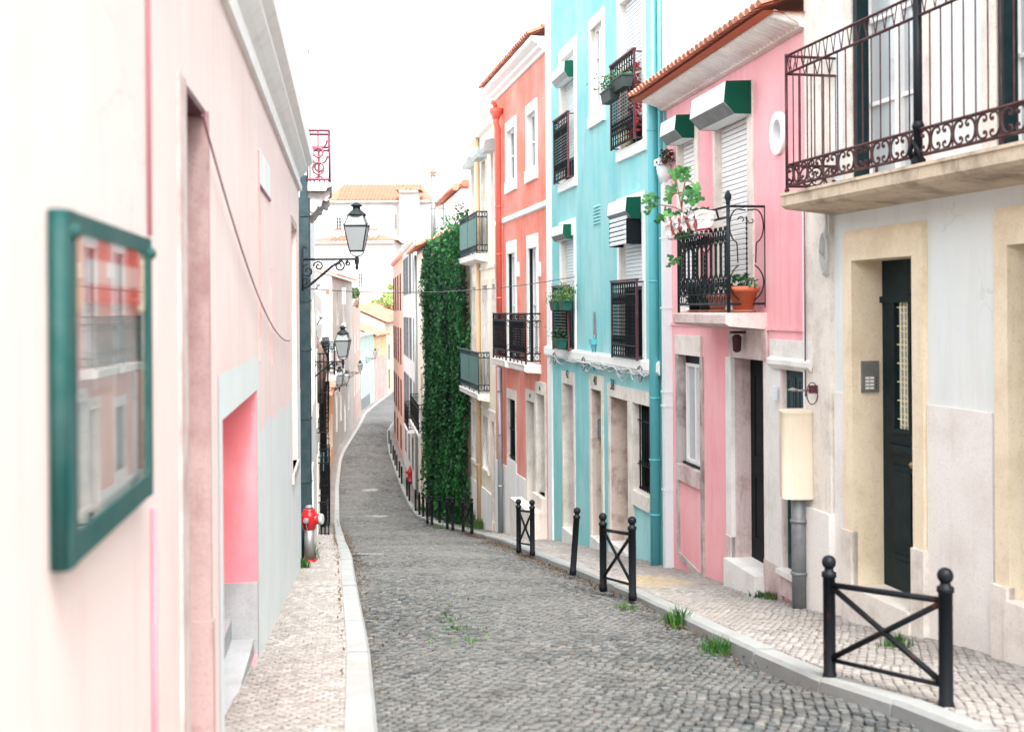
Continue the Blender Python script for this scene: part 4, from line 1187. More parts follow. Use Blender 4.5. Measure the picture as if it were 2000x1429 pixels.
def near_left():
    w = V0; L = w.L; zt = 2.35
    # doorway with dark stained jamb
    def Rs(x0, x1): return w.hit(x0, 600)[0], w.hit(x1, 600)[0]
    a, b = Rs(362, 404); A = [a, b, w.g(a) + .02, w.hit(400, 215)[1]]
    c, d = Rs(432, 500); B = [c, d, w.g(d) + .04, w.hit(499, 763)[1]]
    e, f = Rs(568.5, 578.5); C = [e, f, w.hit(578, 905)[1], w.hit(578, 452)[1]]
    ops = [hole(A, .30, 'jamb_stone'), hole(B, .5, 'hot_pink_plaster'), hole(C, .10, 'shell_pink_plaster')]
    root = bld('long_house', 'low pale pink rendered house filling the left foreground with a deep pink doorway', w, 0, L, zt, 7, 'shell_pink_plaster', ops, 'house')
    # soffit and steps
    m = w.mb().m('maroon'); m.box(A[0] + .002, A[1] - .002, -.30, -.002, A[3] - .03, A[3] - .002); build('door_lintel', m, root)
    door(w, root, A[0], A[1], A[2], A[3], .29, 'maroon')
    door(w, root, B[0], B[1], B[2] + .2, B[3], .48, 'hot_pink_plaster', split=True)
    m = w.mb().m('step_grey'); zt2 = w.hit(500, 1147)[1]
    m.box(B[1] - .003, B[1] + .01, -.49, .0, w.g(B[1]) - .3, zt2)          # jamb base
    m.box(B[1] - .02, B[1] - .004, -.48, -.0, w.g(B[1]) - .3, zt2)
    m.box(B[0] + .01, B[1] - .021, -.49, -.03, w.g(B[1]) - .4, w.g(B[1]) + .16); m.box(B[0] + .01, B[1] - .021, -.47, -.2, w.g(B[1]) + .161, w.g(B[1]) + .32)
    build('step', m, root)
    m = w.mb().m('repair_grey'); zq = w.g(B[1]) - .4
    for (x0, x1, za, zb_) in ((B[0] - .2, B[0], zq, B[3]), (B[1], B[1] + .2, zq, B[3]), (B[0] - .2, B[1] + .2, B[3], B[3] + .26)): m.quad((x0, .003, za), (x1, .003, za), (x1, .003, zb_), (x0, .003, zb_))
    build('door_surround', m, root)
    m = w.mb().m('jamb_stone'); m.box(A[1], A[1] + .05, 0, .012, A[2] - .3, A[3]); m.m('rosy_stone'); m.box(A[0] - .22, A[0], 0, .012, A[2] - .3, A[3] + .0)
    m.m('jamb_stone'); m.box(A[1] - .01, A[1] + .07, -.28, .02, A[2] - .3, w.hit(402, 1226)[1]); build('door_surround', m, root)
    # grey blue repair band along the foot
    m = w.mb().m('repair_grey'); s0 = B[1] + .20; n = 26; pts = [(s0, w.g(s0) - .6)]
    rnd = random.Random(2)
    z0 = w.hit(500, 842)[1]; z1 = w.hit(583, 763)[1]
    top = [(lerp(C[0] - .02, s0, k / n), lerp(z1, z0, k / n) + rnd.uniform(-.02, .02) + .05 * math.sin(k * .7)) for k in range(n + 1)][::-1]
    for (xa, za), (xb, zb_) in zip(top, top[1:]): m.quad((xa, .003, w.g(L) - .6 + .8), (xb, .003, w.g(L) - .6 + .0), (xb, .003, zb_), (xa, .003, za)) if 0 else m.quad((xa, .003, w.g(L) - .6), (xb, .003, w.g(L) - .6), (xb, .003, zb_), (xa, .003, za))
    m.quad((C[0] - .02, .003, w.g(L) - .6), (C[1] + .02, .003, w.g(L) - .6), (C[1] + .02, .003, C[2]), (C[0] - .02, .003, C[2])); m.quad((C[1] + .02, .003, w.g(L) - .6), (L, .003, w.g(L) - .6), (L, .003, z1), (C[1] + .02, .003, z1))
    build('wall_base', m, root)
    m = w.mb(); surround(m, C[0], C[1], C[2], C[3], .05, .1, 'worn_pink_plaster', .012); m.m('old_stone'); m.box(C[0] - .06, C[1] + .06, -.1, .03, C[2] - .12, C[2]); build('window_surround', m, root)
    m = w.mb().m('shell_pink_plaster'); m.box(C[0], C[1], -.1, -.07, C[2], C[3]); build('blocked_window', m, root)
    # blind opening with pale lintel
    s0, s1 = Rs(506, 528); z1 = w.hit(506, 297)[1]; zb = w.hit(517, 700)[1]
    m = w.mb().m('rose_plaster'); m.box(s0 - .012, s0 + .012, 0, .014, zb, z1); m.box(s1 - .012, s1 + .012, 0, .014, zb - .1, z1 - .9)
    m.m('pink_iron'); m.box(s0, s1, 0, .014, w.hit(517, 378)[1] - .01, w.hit(517, 378)[1] + .01); m.m('palegrey_plaster'); m.box(s0 + .1, s1, 0, .01, w.hit(517, 375)[1], w.hit(517, 312)[1])
    build('blind_opening', m, root)
    # pink conduit
    s = w.hit(285, 300)[0]; pipe(w, root, s, .012, .27, zt, .008, 'pink_conduit', 'conduit', seg=6)
    s = w.hit(294, 1100)[0]; pipe(w, root, s, .012, w.g(s) - .2, -.70, .010, 'pink_conduit', 'conduit', seg=6)
    # cornice
    m = w.mb().m('band_white'); z = 1.78
    m.prism([(0, z), (.04, z), (.05, z + .07), (.02, z + .09), (.02, z + .2), (.07, z + .24), (.13, z + .31), (.13, z + .36), (.20, z + .41), (.22, z + .57), (0, zt)], None, 0, 0, L + .12)
    build('cornice', m, root)
    # slack cable
    p0 = w.hit(383, 225); p1 = w.hit(562, 665)
    m = w.mb().m('pink_iron'); path = []
    for k in range(21):
        t = k / 20; path.append((lerp(p0[0], p1[0], t), .03, lerp(p0[1], p1[1], t) - .55 * 4 * t * (1 - t) * .55))
    m.tube(path, .006, 5); build('cable', m, root)
    return root
near_left()

def notice_board():
    w = V0; s1 = w.hit(298, 700, .05)[0]; s0 = w.hit(141, 700, .05)[0] - .02; z0, z1 = w.hit(298, 965, .05)[1], w.hit(298, 468, .05)[1]
    root = thing('notice_board', 'green framed glass notice board with red header hanging on the pink wall', 'notice board', w.fr((s0 + s1) / 2, 0, z0))
    m = w.mb().m('board_green'); t = .05; f = .075
    m.box(s0, s0 + f, 0, t, z0, z1); m.box(s1 - f, s1, 0, t, z0, z1); m.box(s0 + f, s1 - f, 0, t - .003, z0, z0 + f); m.box(s0 + f, s1 - f, 0, t - .003, z1 - .05, z1)
    for s in (s0, s1): m.cyl((s, t / 2, z0), (s, t / 2, z1), .02, seg=8)
    for s, z in ((s1 - f / 2, z1 - .05), (s0 + f / 2, z1 - .05)): m.ball((s, t, z), .022, 8, 5)
    build('frame', m, root)
    m = w.mb().m('paper'); m.box(s0 + f, s1 - f, .002, .012, z0 + f, z1 - .05); build('backing', m, root)
    zh = z1 - .05; m = w.mb().m('paper_red'); a, b = w.hit(270, 480)[0], w.hit(205, 480)[0]
    m.box(s0 + f + .1, s1 - f - .06, .013, .036, zh - .17, zh - .015)
    m.m('paper'); m.box(s0 + f + .16, s1 - f - .11, .0361, .0375, zh - .12, zh - .055)
    m.m('paper_yellow'); m.box(s1 - f - .06, s1 - f, .013, .039, zh - .19, zh - .005); m.box(s0 + f, s0 + f + .1, .013, .039, zh - .19, zh - .005)
    build('header', m, root)
    m = w.mb(); rnd = random.Random(4)
    for k, (u0, u1, v0, v1, mm) in enumerate(((.12, .34, .10, .52, 'cool_white'), (.36, .60, .06, .40, 'paper'), (.37, .58, .44, .62, 'palegrey_plaster'), (.62, .82, .10, .55, 'cool_white'), (.14, .33, .56, .70, 'paper'), (.63, .8, .58, .70, 'cool_white'))):
        m.m(mm); x0, x1 = lerp(s0 + f, s1 - f, u0), lerp(s0 + f, s1 - f, u1); c, d = lerp(z0 + f, zh, v0), lerp(z0 + f, zh, v1); m.box(x0, x1, .0125, .014 + .001 * k, c, d)
    build('notice', m, root)
    m = w.mb().m('board_glass'); m.quad((s0 + f, .043, z0 + f), (s1 - f, .043, z0 + f), (s1 - f, .043, z1 - .05), (s0 + f, .043, z1 - .05)); build('glass', m, root)
notice_board()

def simple_house(w, label, zt, mat, ops, fmat='slate_green', smat='limestone', depth=8, name='town_house', z0=None, roof=None, glass='slate_green'):
    L = w.L
    root = bld(name, label, w, 0, L, zt, depth, mat, [hole(q, .14, smat) for q in ops])
    for q in ops:
        frame(w, root, *q, .10, .14, smat, 'window_surround', t=.02); casement(w, root, *q, .10, fmat, glass, 2, 1)
    if roof:
        m = w.mb().m('roof_tile'); up = Vector((0, -1, roof)).normalized(); nr = Vector((0, roof, 1)).normalized()
        barrel_tiles(m, (-.2, .35, zt), (1, 0, 0), up, nr, L + .4, depth * .55, .3, .6)
        m.m('terracotta'); h = depth * .5; m.quad((-.2, .33, zt - .01), (L + .2, .33, zt - .01), (L + .2, -h, zt + (h + .33) * roof), (-.2, -h, zt + (h + .33) * roof))
        m.quad((-.2, -h, zt + (h + .33) * roof), (L + .2, -h, zt + (h + .33) * roof), (L + .2, -depth - .3, zt), (-.2, -depth - .3, zt))
        m.m(mat)
        for s in (.0, L): m.face([m.pt(p) for p in ((s, 0, zt), (s, -h, zt + h * roof), (s, -depth, zt))])
        build('roof', m, root)
    return root

def left_row():
    # V1 tall pale house with the carved balcony
    w = V1; L = w.L
    root = simple_house(w, 'tall pale blue white house with a carved stone balcony above the big street lamp', 6.3, 'bluewhite_plaster',
                        [[.45, 1.35, 2.10, 4.4], [2.6, 3.6, -1.9, .1], [5.5, 6.6, 1.9, 4.0], [5.5, 6.6, -1.9, .1], [2.6, 3.6, -5.0, -3.0]], 'white_paint')
    m = w.mb().m('maroon')
    a, b, c, d = .06, .62, w.hit(603, 688)[1], w.hit(603, 604)[1]
    for k in range(8): m.box(a, b, .0, .035, lerp(c, d, k / 8) + .01, lerp(c, d, (k + 1) / 8) - .005)
    m.box(a, b, .0, .02, c, d); build('closed_shutter', m, root)
    # balcony: moulded slab on scroll brackets
    zf = 2.08; dep = .40; m = w.mb().m('rosy_stone')
    m.prism([(0, zf - .14), (dep - .10, zf - .14), (dep - .08, zf - .09), (dep - .02, zf - .07), (dep, zf - .05), (dep, zf), (0, zf)], None, 0, .25, 2.3)
    bs = build('balcony', m, root)
    m = w.mb().m('old_stone')
    for s in (.35, 1.85):
        prof = [(0, zf - .145)] + [(dep * .9, zf - .145), (dep * .9, zf - .22), (dep * .78, zf - .27), (dep * .62, zf - .29), (dep * .55, zf - .36), (dep * .40, zf - .40), (dep * .30, zf - .47), (dep * .12, zf - .53), (0, zf - .50)]
        m.prism(prof, None, 0, s, s + .28)
        for k in range(3): m.cyl((s - .02, dep * (.75 - .27 * k), zf - .26 - .09 * k), (s + .30, dep * (.75 - .27 * k), zf - .26 - .09 * k), .04, seg=8)
    build('scroll_bracket', m, bs)
    r = w.mb().m('pink_iron'); z0, z1 = zf + .05, zf + .84; _t = r.tube; r.tube = lambda p, q, *a, **k: _t(p, q * 1.7, *a, **k)
    for Ln in (Line((.29, dep - .04, 0), (.29, 0, 0)), Line((.29, dep - .04, 0), (2.26, dep - .04, 0)), Line((2.26, dep - .04, 0), (2.26, 0, 0))):
        rails(r, Ln, (z0, z1 - .06, z1)); n = max(1, round(Ln.L / .38)); c = Ln.L / n
        for k in range(n):
            u = (k + .5) * c
            r.tube(arc(Ln, u, lerp(z0, z1, .55), c * .22, 0, 2 * PI, 10)[:-1], .012, 5, closed=True); r.tube(arc(Ln, u, lerp(z0, z1, .22), c * .26, 0, 2 * PI, 10, .10)[:-1], .010, 5, closed=True)
            r.tube([Ln.P(u, z0), Ln.P(u, z1)], .008, 4); r.tube(arc(Ln, u, lerp(z0, z1, .8), c * .4, PI, 2 * PI, 8), .010, 4)
        for k in range(n + 1): r.tube([Ln.P(k * c, z0 - .04), Ln.P(k * c, z1)], .013, 5)
    build('railing', r, bs)
    # dark green drain at the corner
    m = w.mb().m('slate_green'); s, n = -.012, .05
    zt = at(595, 386, 18.6)[2]
    m = MB().m('slate_green'); P = at(594.5, 600, 18.6); m.box(P[0] - .09, P[0] + .085, 18.54, 18.69, gz(18.6), zt)
    m.box(P[0] - .05, P[0] + .05, 18.55, 18.68, zt, zt + .35)
    for z in (zt - .3, .15, -.62, -1.7, -2.7): m.box(P[0] - .10, P[0] + .095, 18.53, 18.695, z, z + .03)
    single('rain_downpipe', m, (P[0], 18.6, gz(18.6)), 'wide dark green square downpipe behind the left red hydrant', 'downpipe')
    # V2 long white fronts with grilles
    w = V2; L = w.L
    ops = []
    for k in range(9):
        s = 1.2 + k * 2.85; ops.append([s, s + .95, -6.6 + (1 if k < 3 else -.6) * 1.0 - .0, -4.8 + (1 if k < 3 else -.6) * 1.0]); ops.append([s, s + .95, -2.9, -1.1])
    root = simple_house(w, 'long white house with protruding black window grilles, its wall holding satellite dishes', .45, 'white_plaster', ops, 'slate_green')
    for q in ops[:14]:
        m = w.mb().m('dark_iron')
        Ln = Line((q[0] - .08, .28, 0), (q[1] + .08, .28, 0)); zA, zB = q[2] - .1, q[3] + .05
        rails(m, Ln, (zA, (zA + zB) / 2, zB), .022); n = 7
        for k in range(n + 1): m.tube([Ln.P(Ln.L * k / n, zA), Ln.P(Ln.L * k / n, zB)], .014, 4)
        for s in (q[0] - .08, q[1] + .08):
            S2 = Line((s, .28, 0), (s, 0, 0)); rails(m, S2, (zA, (zA + zB) / 2, zB), .022)
            for k in range(3): m.tube([S2.P(S2.L * k / 3, zA), S2.P(S2.L * k / 3, zB)], .014, 4)
        build('window_grille', m, root)
    balcony(w, root, 4.2, 6.4, -1.75, .5, .16, .85, iron_cast, 'dark_iron', 'rosy_stone')
    m = w.mb().m('dark_iron')
    for s in (7.5, 10.5, 13.5, 16.8): m.box(s, s + .12, .0, .18, w.g(s), -2.7)
    build('drain_pipe', m, root)
    # V3 low orange house with tiled roof
    w = V3
    simple_house(w, 'low orange house with a steep red tiled roof between the white fronts', at(640, 752, 63)[2], 'orange_plaster', [[2.0, 3.0, -8.0, -6.2], [6, 7, -8.0, -6.2], [10, 11, -8, -6.2], [14, 15, -8.0, -6.2]], 'zinc', 'limestone', 7, roof=.55)
    # V4 tall white house with tiled hip
    w = V4; z1 = at(665, 540, 74)[2]
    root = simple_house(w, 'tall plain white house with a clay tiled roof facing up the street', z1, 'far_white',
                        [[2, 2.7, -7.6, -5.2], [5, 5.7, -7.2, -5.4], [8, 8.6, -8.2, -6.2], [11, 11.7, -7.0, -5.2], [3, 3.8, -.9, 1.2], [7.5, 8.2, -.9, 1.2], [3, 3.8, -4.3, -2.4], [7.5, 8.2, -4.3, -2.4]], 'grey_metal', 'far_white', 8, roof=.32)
    g = Wall((-11.0 - 7, 71.98), (-11.0, 71.98), 'R')
    m = g.mb().m('palegrey_plaster')
    for x in (669.5, 674): a, b, c, d = g.R(x - 1, x + 1, 562, 593); m.box(a, b, -.0, .03, c, d)
    for x in (669.5, 674): a, b, c, d = g.R(x - 1, x + 1, 631, 643); m.box(a, b, -.0, .03, c, d)
    m.m('dark_iron')
    for y in (635, 640): a, b, c, d = g.R(628, 645, y - .6, y + .6); m.box(a, b, .0, .25, c, d)
    build('gable_slit', m, root)
    m = g.mb().m('terracotta'); a, b, c, d = g.R(629, 643, 569, 575); m.prism([(.0, c), (.5, c - .1), (.5, c), (0, d + .1)], None, 0, a, b); build('tiled_hood', m, root)
    # V5 worn pink house, top overgrown
    w = V5
    simple_house(w, 'weathered pinkish house with leafy plants spilling over its top', .3, 'worn_pink_plaster', [[2, 2.8, -6.5, -4.6], [6, 6.8, -6.5, -4.6], [10, 10.8, -6.5, -4.6], [3, 3.8, -3.2, -1.4], [8, 8.8, -3.2, -1.4]], 'maroon', 'rosy_stone')
    # V6 mint house
    w = V6; z1 = at(715, 652, 107)[2]
    root = simple_house(w, 'plain mint green house with dark grey base down the street', z1, 'mint_plaster', [[4.5, 5.2, -5.6, -4.0], [8.0, 8.8, -8.6, -6.6], [10.3, 11.1, -8.6, -6.6], [2.4, 3.0, -5.6, -4.0]], 'grey_metal', 'mint_plaster')
    g = Wall((-13.05 - 7, 100.98), (-13.05, 100.98), 'R')
    plinth(w, root, [(0, w.L - 4)], lambda s: -7.6, 'grey_metal', .05)
    cornice(w, root, 0, w.L, z1 - .1, [(.2, 0), (.3, .15), (.3, .25)], 'cream_plaster')
    # V7 yellow over pink gabled
    w = V7; z1 = at(735, 655, 117)[2]
    root = simple_house(w, 'yellow house with pink ground floor and a sloping tiled roof at the far bend', z1, 'yellow_plaster', [[2, 2.9, -8.6, -6.4], [5, 5.8, -8.6, -6.4], [3, 3.8, -5.2, -3.6]], 'slate_green', 'limestone', roof=.4)
    m = w.mb().m('rose_plaster'); z = at(735, 695, 117)[2]; m.box(0.02, w.L - .02, 0, .03, -9.3, z); build('lower_wall', m, root)
    g = Wall((-13.3 - 7, 112.95), (-13.3, 112.95), 'R')
    # V8 cream row turning across the end of the street
    w = V8; z1 = at(756, 628, 133)[2]
    ops = []
    for k in range(7):
        s = 2.0 + k * 3.6; ops += [[s, s + .9, -8.3, -6.2], [s, s + .9, -5.2, -3.6]]
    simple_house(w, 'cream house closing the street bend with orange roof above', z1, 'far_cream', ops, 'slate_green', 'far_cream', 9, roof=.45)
left_row()

def backdrop_houses():
    # big white palace
    def block(name, label, x0, x1, ytop, Y, depth, mat, roofh, zb=-10, wins=(), roofmat='far_tile', setb=0, cat='house', inset=2.2):
        X0, X1 = at(x0, 600, Y)[0], at(x1, 600, Y)[0]; z1 = at((x0 + x1) / 2, ytop, Y)[2]
        w = Wall((X1, Y), (X0, Y), 'R')   # faces the camera
        w.n = Vector((0, -1, 0)); L = w.L
        root = thing(name, label, cat, w.fr(L / 2, 0, gz(Y)))
        ops = []
        for (xa, xb, ya, yb) in wins:
            q = w.R(xa, xb, ya, yb); ops.append([max(q[0], .2), min(q[1], L - .2), q[2], q[3]])
        m = w.mb(); wall_face(m, 0, L, zb, z1, [hole(q, .12, mat) for q in ops], mat); body(m, w, 0, L, zb, z1, depth, mat); build('wall', m, root)
        for q in ops: casement(w, root, *q, .08, 'far_white', 'slate_green', 2, 3, fw=.07)
        cornice(w, root, 0, L, z1 - .5, [(.2, 0), (.45, .2), (.45, .45)], mat)
        if roofh:
            m = w.mb().m(roofmat); i = inset
            m.quad((-.5, .5, z1), (L + .5, .5, z1), (L - i, -depth / 2, z1 + roofh), (i, -depth / 2, z1 + roofh))
            m.quad((-.5, -depth - .5, z1), (L + .5, -depth - .5, z1), (L - i, -depth / 2, z1 + roofh), (i, -depth / 2, z1 + roofh))
            m.face([m.pt(p) for p in ((-.5, .5, z1), (-.5, -depth - .5, z1), (i, -depth / 2, z1 + roofh))]); m.face([m.pt(p) for p in ((L + .5, .5, z1), (L + .5, -depth - .5, z1), (L - i, -depth / 2, z1 + roofh))])
            for k_ in (.25, .7):
                q_ = w.mb().m('far_white'); s_ = L * k_; q_.box(s_, s_ + .9, -depth * .35, -depth * .35 + .6, z1, z1 + roofh * .7 + .9); q_.m('terracotta'); q_.box(s_ - .1, s_ + 1.0, -depth * .35 - .1, -depth * .35 + .7, z1 + roofh * .7 + .9, z1 + roofh * .7 + 1.02)
                if name not in ('palace_wing', 'palace'): build('chimney', q_, root)
            n = int(L / .5)
            for k in range(n):
                s = lerp(-.3, L + .3, k / n); s2 = min(max(s, i), L - i) if 0 else s
                if i < s < L - i: m.tube([(s, .55, z1 + .06), (s, -depth / 2, z1 + roofh + .06)], .13, 4)
            build('roof', m, root)
        return root
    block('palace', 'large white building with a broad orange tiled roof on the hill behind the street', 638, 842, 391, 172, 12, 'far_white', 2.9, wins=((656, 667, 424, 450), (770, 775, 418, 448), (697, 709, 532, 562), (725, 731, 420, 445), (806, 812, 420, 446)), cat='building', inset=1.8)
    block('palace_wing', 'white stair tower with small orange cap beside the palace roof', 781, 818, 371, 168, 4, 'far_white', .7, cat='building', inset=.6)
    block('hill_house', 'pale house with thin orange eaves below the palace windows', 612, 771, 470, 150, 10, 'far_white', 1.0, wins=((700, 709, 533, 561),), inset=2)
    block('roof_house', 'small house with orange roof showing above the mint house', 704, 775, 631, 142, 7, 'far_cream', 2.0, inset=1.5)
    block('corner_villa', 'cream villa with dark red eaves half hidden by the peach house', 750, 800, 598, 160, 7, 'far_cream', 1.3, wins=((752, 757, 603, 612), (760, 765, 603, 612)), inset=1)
backdrop_houses()

# ================================================================== GROUND
def ground():
    ys = [-30, -15, -5, 0] + [2 + i * 2 for i in range(80)] + [200, 300, 500]
    xs = [-260, -120, -60, -30, -20, -14, -8, -4, 0, 4, 8, 16, 40, 120, 260]
    m = MB().m('earth')
    for y0, y1 in zip(ys, ys[1:]):
        for x0, x1 in zip(xs, xs[1:]): m.quad((x0, y0, gz(y0) - .35), (x1, y0, gz(y0) - .35), (x1, y1, gz(y1) - .35), (x0, y1, gz(y1) - .35))
    build('ground', m, kind='structure')
    Ys = [3 + .5 * i for i in range(int((160 - 3) / .5))]
    def camber(Y, t): return .05 * (1 - (2 * t - 1) ** 2) * min(1, Y / 10) + .02 * math.sin(Y * .9 + t * 2.2) + .015 * math.sin(Y * 2.3 - t * 4)
    SPLIT = 90
    # joints below the setts near the camera, textured sheet beyond
    def sheet(mat, y0, y1, lf, rf, zf, name, n=6):
        m = MB().m(mat); Y = [y for y in Ys if y0 <= y <= y1]
        rows = [[m.pt((lerp(lf(y), rf(y), k / n), y, zf(y, k / n))) for k in range(n + 1)] for y in Y]
        for A, B in zip(rows, rows[1:]):
            for k in range(n): m.face([A[k], A[k + 1], B[k + 1], B[k]])
        return m
    m1 = sheet('joint_dirt', 3, SPLIT, kl, kr, lambda y, t: gz(y) + camber(y, t) - .018, 'road')
    m2 = sheet('far_road', SPLIT, 160, kl, kr, lambda y, t: gz(y) + camber(y, t), 'road')
    rnd = random.Random(21)
    def stones(m, mat, y0, y1, lf, rf, zf, size, gap=.012, hj=.008, h=.03, alt=None):
        m.m(mat); y = y0; row = 0
        while y < y1:
            a, b = lf(y), rf(y); W = b - a
            if W > .02:
                n = max(1, int(W / size)); dx = W / n; off = (row % 2) * .5
                for i in range(-1, n + 1):
                    x0 = a + (i + off) * dx; x1 = x0 + dx
                    if x1 < a + .03 or x0 > b - .03: continue
                    x0 = max(x0, a + .002); x1 = min(x1, b - .002)
                    j = [rnd.uniform(0, gap) for _ in range(4)]
                    ym = y + size * .5; xm = (x0 + x1) / 2; t = (xm - a) / W; dz = rnd.uniform(-hj, hj); tx = rnd.uniform(-.04, .04); ty = rnd.uniform(-.05, .05)
                    ax, bx, ay, by = x0 + j[0], x1 - j[1], y + j[2], y + size - j[3]
                    c = .16
                    def Z(x, yy): return zf(yy, min(1, max(0, (x - a) / W))) + dz + (x - xm) * tx + (yy - ym) * ty
                    lo = [(ax, ay), (bx, ay), (bx, by), (ax, by)]
                    cx, cy = (ax + bx) / 2, (ay + by) / 2
                    B = [m.pt((x, yy, Z(x, yy) - h)) for x, yy in lo]
                    Mi = [m.pt((x, yy, Z(x, yy) - .006)) for x, yy in lo]
                    T = [m.pt((lerp(x, cx, c), lerp(yy, cy, c), Z(x, yy))) for x, yy in lo]
                    if alt: m.m(alt[0] if alt[1](xm, ym) else mat)
                    m.face(T, True)
                    for k in range(4): m.face([Mi[k], Mi[(k + 1) % 4], T[(k + 1) % 4], T[k]], True); m.face([B[k], B[(k + 1) % 4], Mi[(k + 1) % 4], Mi[k]])
            y += size; row += 1
    stones(m1, 'sett_basalt', 6.2, 30, kl, kr, lambda y, t: gz(y) + camber(y, t), .070, .015, .009)
    stones(m1, 'sett_basalt', 30, 55, kl, kr, lambda y, t: gz(y) + camber(y, t), .12, .016, .010)
    stones(m1, 'sett_basalt', 55, SPLIT, kl, kr, lambda y, t: gz(y) + camber(y, t), .18, .02, .012)
    build('road', m1, kind='structure'); build('road', m2, kind='structure')
    # kerbs: long stones
    def kerb(f, sg, wd, nm, y0=5.5, y1=158):
        m = MB().m('kerb_stone'); y = y0; r2 = random.Random(9)
        while y < y1:
            ln = r2.uniform(.8, 1.3) if y < 60 else 2.0; e = y + ln - .018; dz = r2.uniform(-.008, .008)
            P = []
            for yy in (y, e):
                x0 = f(yy) + sg * 0.0; x1 = f(yy) + sg * wd; zt = gz(yy) + SW + dz
                P.append([(x0 - sg * .02, yy, zt - .35), (x0, yy, zt - .03), (x0 + sg * .025, yy, zt), (x1, yy, zt), (x1, yy, zt - .35)])
            m.hexa(P[0], P[1]); y += ln
        build('kerb', m, kind='structure')
    kerb(kr, 1, .17, 'r'); kerb(kl, -1, .19, 'l')
    # pavements
    walls_r = [(W0.fr(0, 0, 0).y, W0.fr(0, 0, 0).x)] + [(q.b.y, q.b.x) for q in (W0, W1, W2, W3, W4, W5, W6)] + [(160, 6)]
    wr = lambda y: interp(walls_r, y) + .05
    walls_l = [(-3, -.29)] + [(q.b.y, q.b.x) for q in (V0, V1, V2, V3, V4, V5, V6, V7, V8)]
    wl = lambda y: interp(walls_l, y) - .05
    def ochre(x, y): return ((x - 1.78) / .42) ** 2 + ((y - 14.9) / .75) ** 2 + .25 * math.sin(x * 9 + y * 5) < 1
    for lf, rf in ((lambda y: kr(y) + .17, wr), (wl, lambda y: kl(y) - .19)):
        zf = lambda y, t: gz(y) + SW + .006 * math.sin(y * 3.1 + t * 3)
        a = sheet('light_joint', 3, 30, lf, rf, lambda y, t: zf(y, t) - .014, 'pavement', 4)
        stones(a, 'sett_lime', 5.5, 30, lf, rf, zf, .068, .010, .005, .02, alt=('sett_ochre', ochre))
        build('pavement', a, kind='structure')
        b = sheet('far_pavement', 30, 160, lf, rf, zf, 'pavement', 4); build('pavement', b, kind='structure')
    return
    m = MB().m('yellow_sand'); pts = []
    poly = [(1192, 1106), (1215, 1098), (1242, 1097), (1268, 1101), (1284, 1108), (1289, 1118), (1276, 1124), (1262, 1133), (1240, 1130), (1222, 1134), (1205, 1124), (1197, 1118)]
    for (px, py) in poly:
        Y = 14.0
        for _ in range(30): r = ray(px, py); Y = (gz(Y) + SW + .012) / r[2]
        p = at(px, py, Y); pts.append((p[0], p[1], gz(Y) + SW + .012))
    m.face([m.pt(p) for p in pts]); build('pavement_patch', m, kind='structure')
ground()

def on_road(px, py, h=0.0):
    """point of the ground seen at a pixel"""
    r = ray(px, py); Y = 15.0
    lo, hi = 3.0, 120.0
    for _ in range(50):
        mid = (lo + hi) / 2
        if r[2] * mid > gz(mid) + h: lo = mid
        else: hi = mid
    return (r[0] * lo, lo, gz(lo) + h)

# ================================================================== STREET FURNITURE
def post_mb(h=.88, r=.043):
    m = MB().m('dark_iron')
    m.lathe([(r * 1.12, -.05), (r * 1.12, .02), (r, .03), (r, h - .15), (r * 1.2, h - .145), (r * 1.2, h - .115), (r * .8, h - .105), (r * .7, h - .085)], (0, 0, 0), 14)
    m.ball((0, 0, h - .045), .05, 12, 8)
    return m
def kerb_hit(px, f, off):
    lo, hi = 5.0, 84.0; u = ray(px, 900)[0]
    best = None
    prev = None
    Y = 6.0
    while Y < 84:
        v = (f(Y) + off) / Y - u
        if prev is not None and prev > 0 >= v: return Y - .05
        prev = v; Y += .1
    return 60.0
def post_at(Y, X=None): return Vector(((kr(Y) + .10) if X is None else X, Y, gz(Y) + SW))

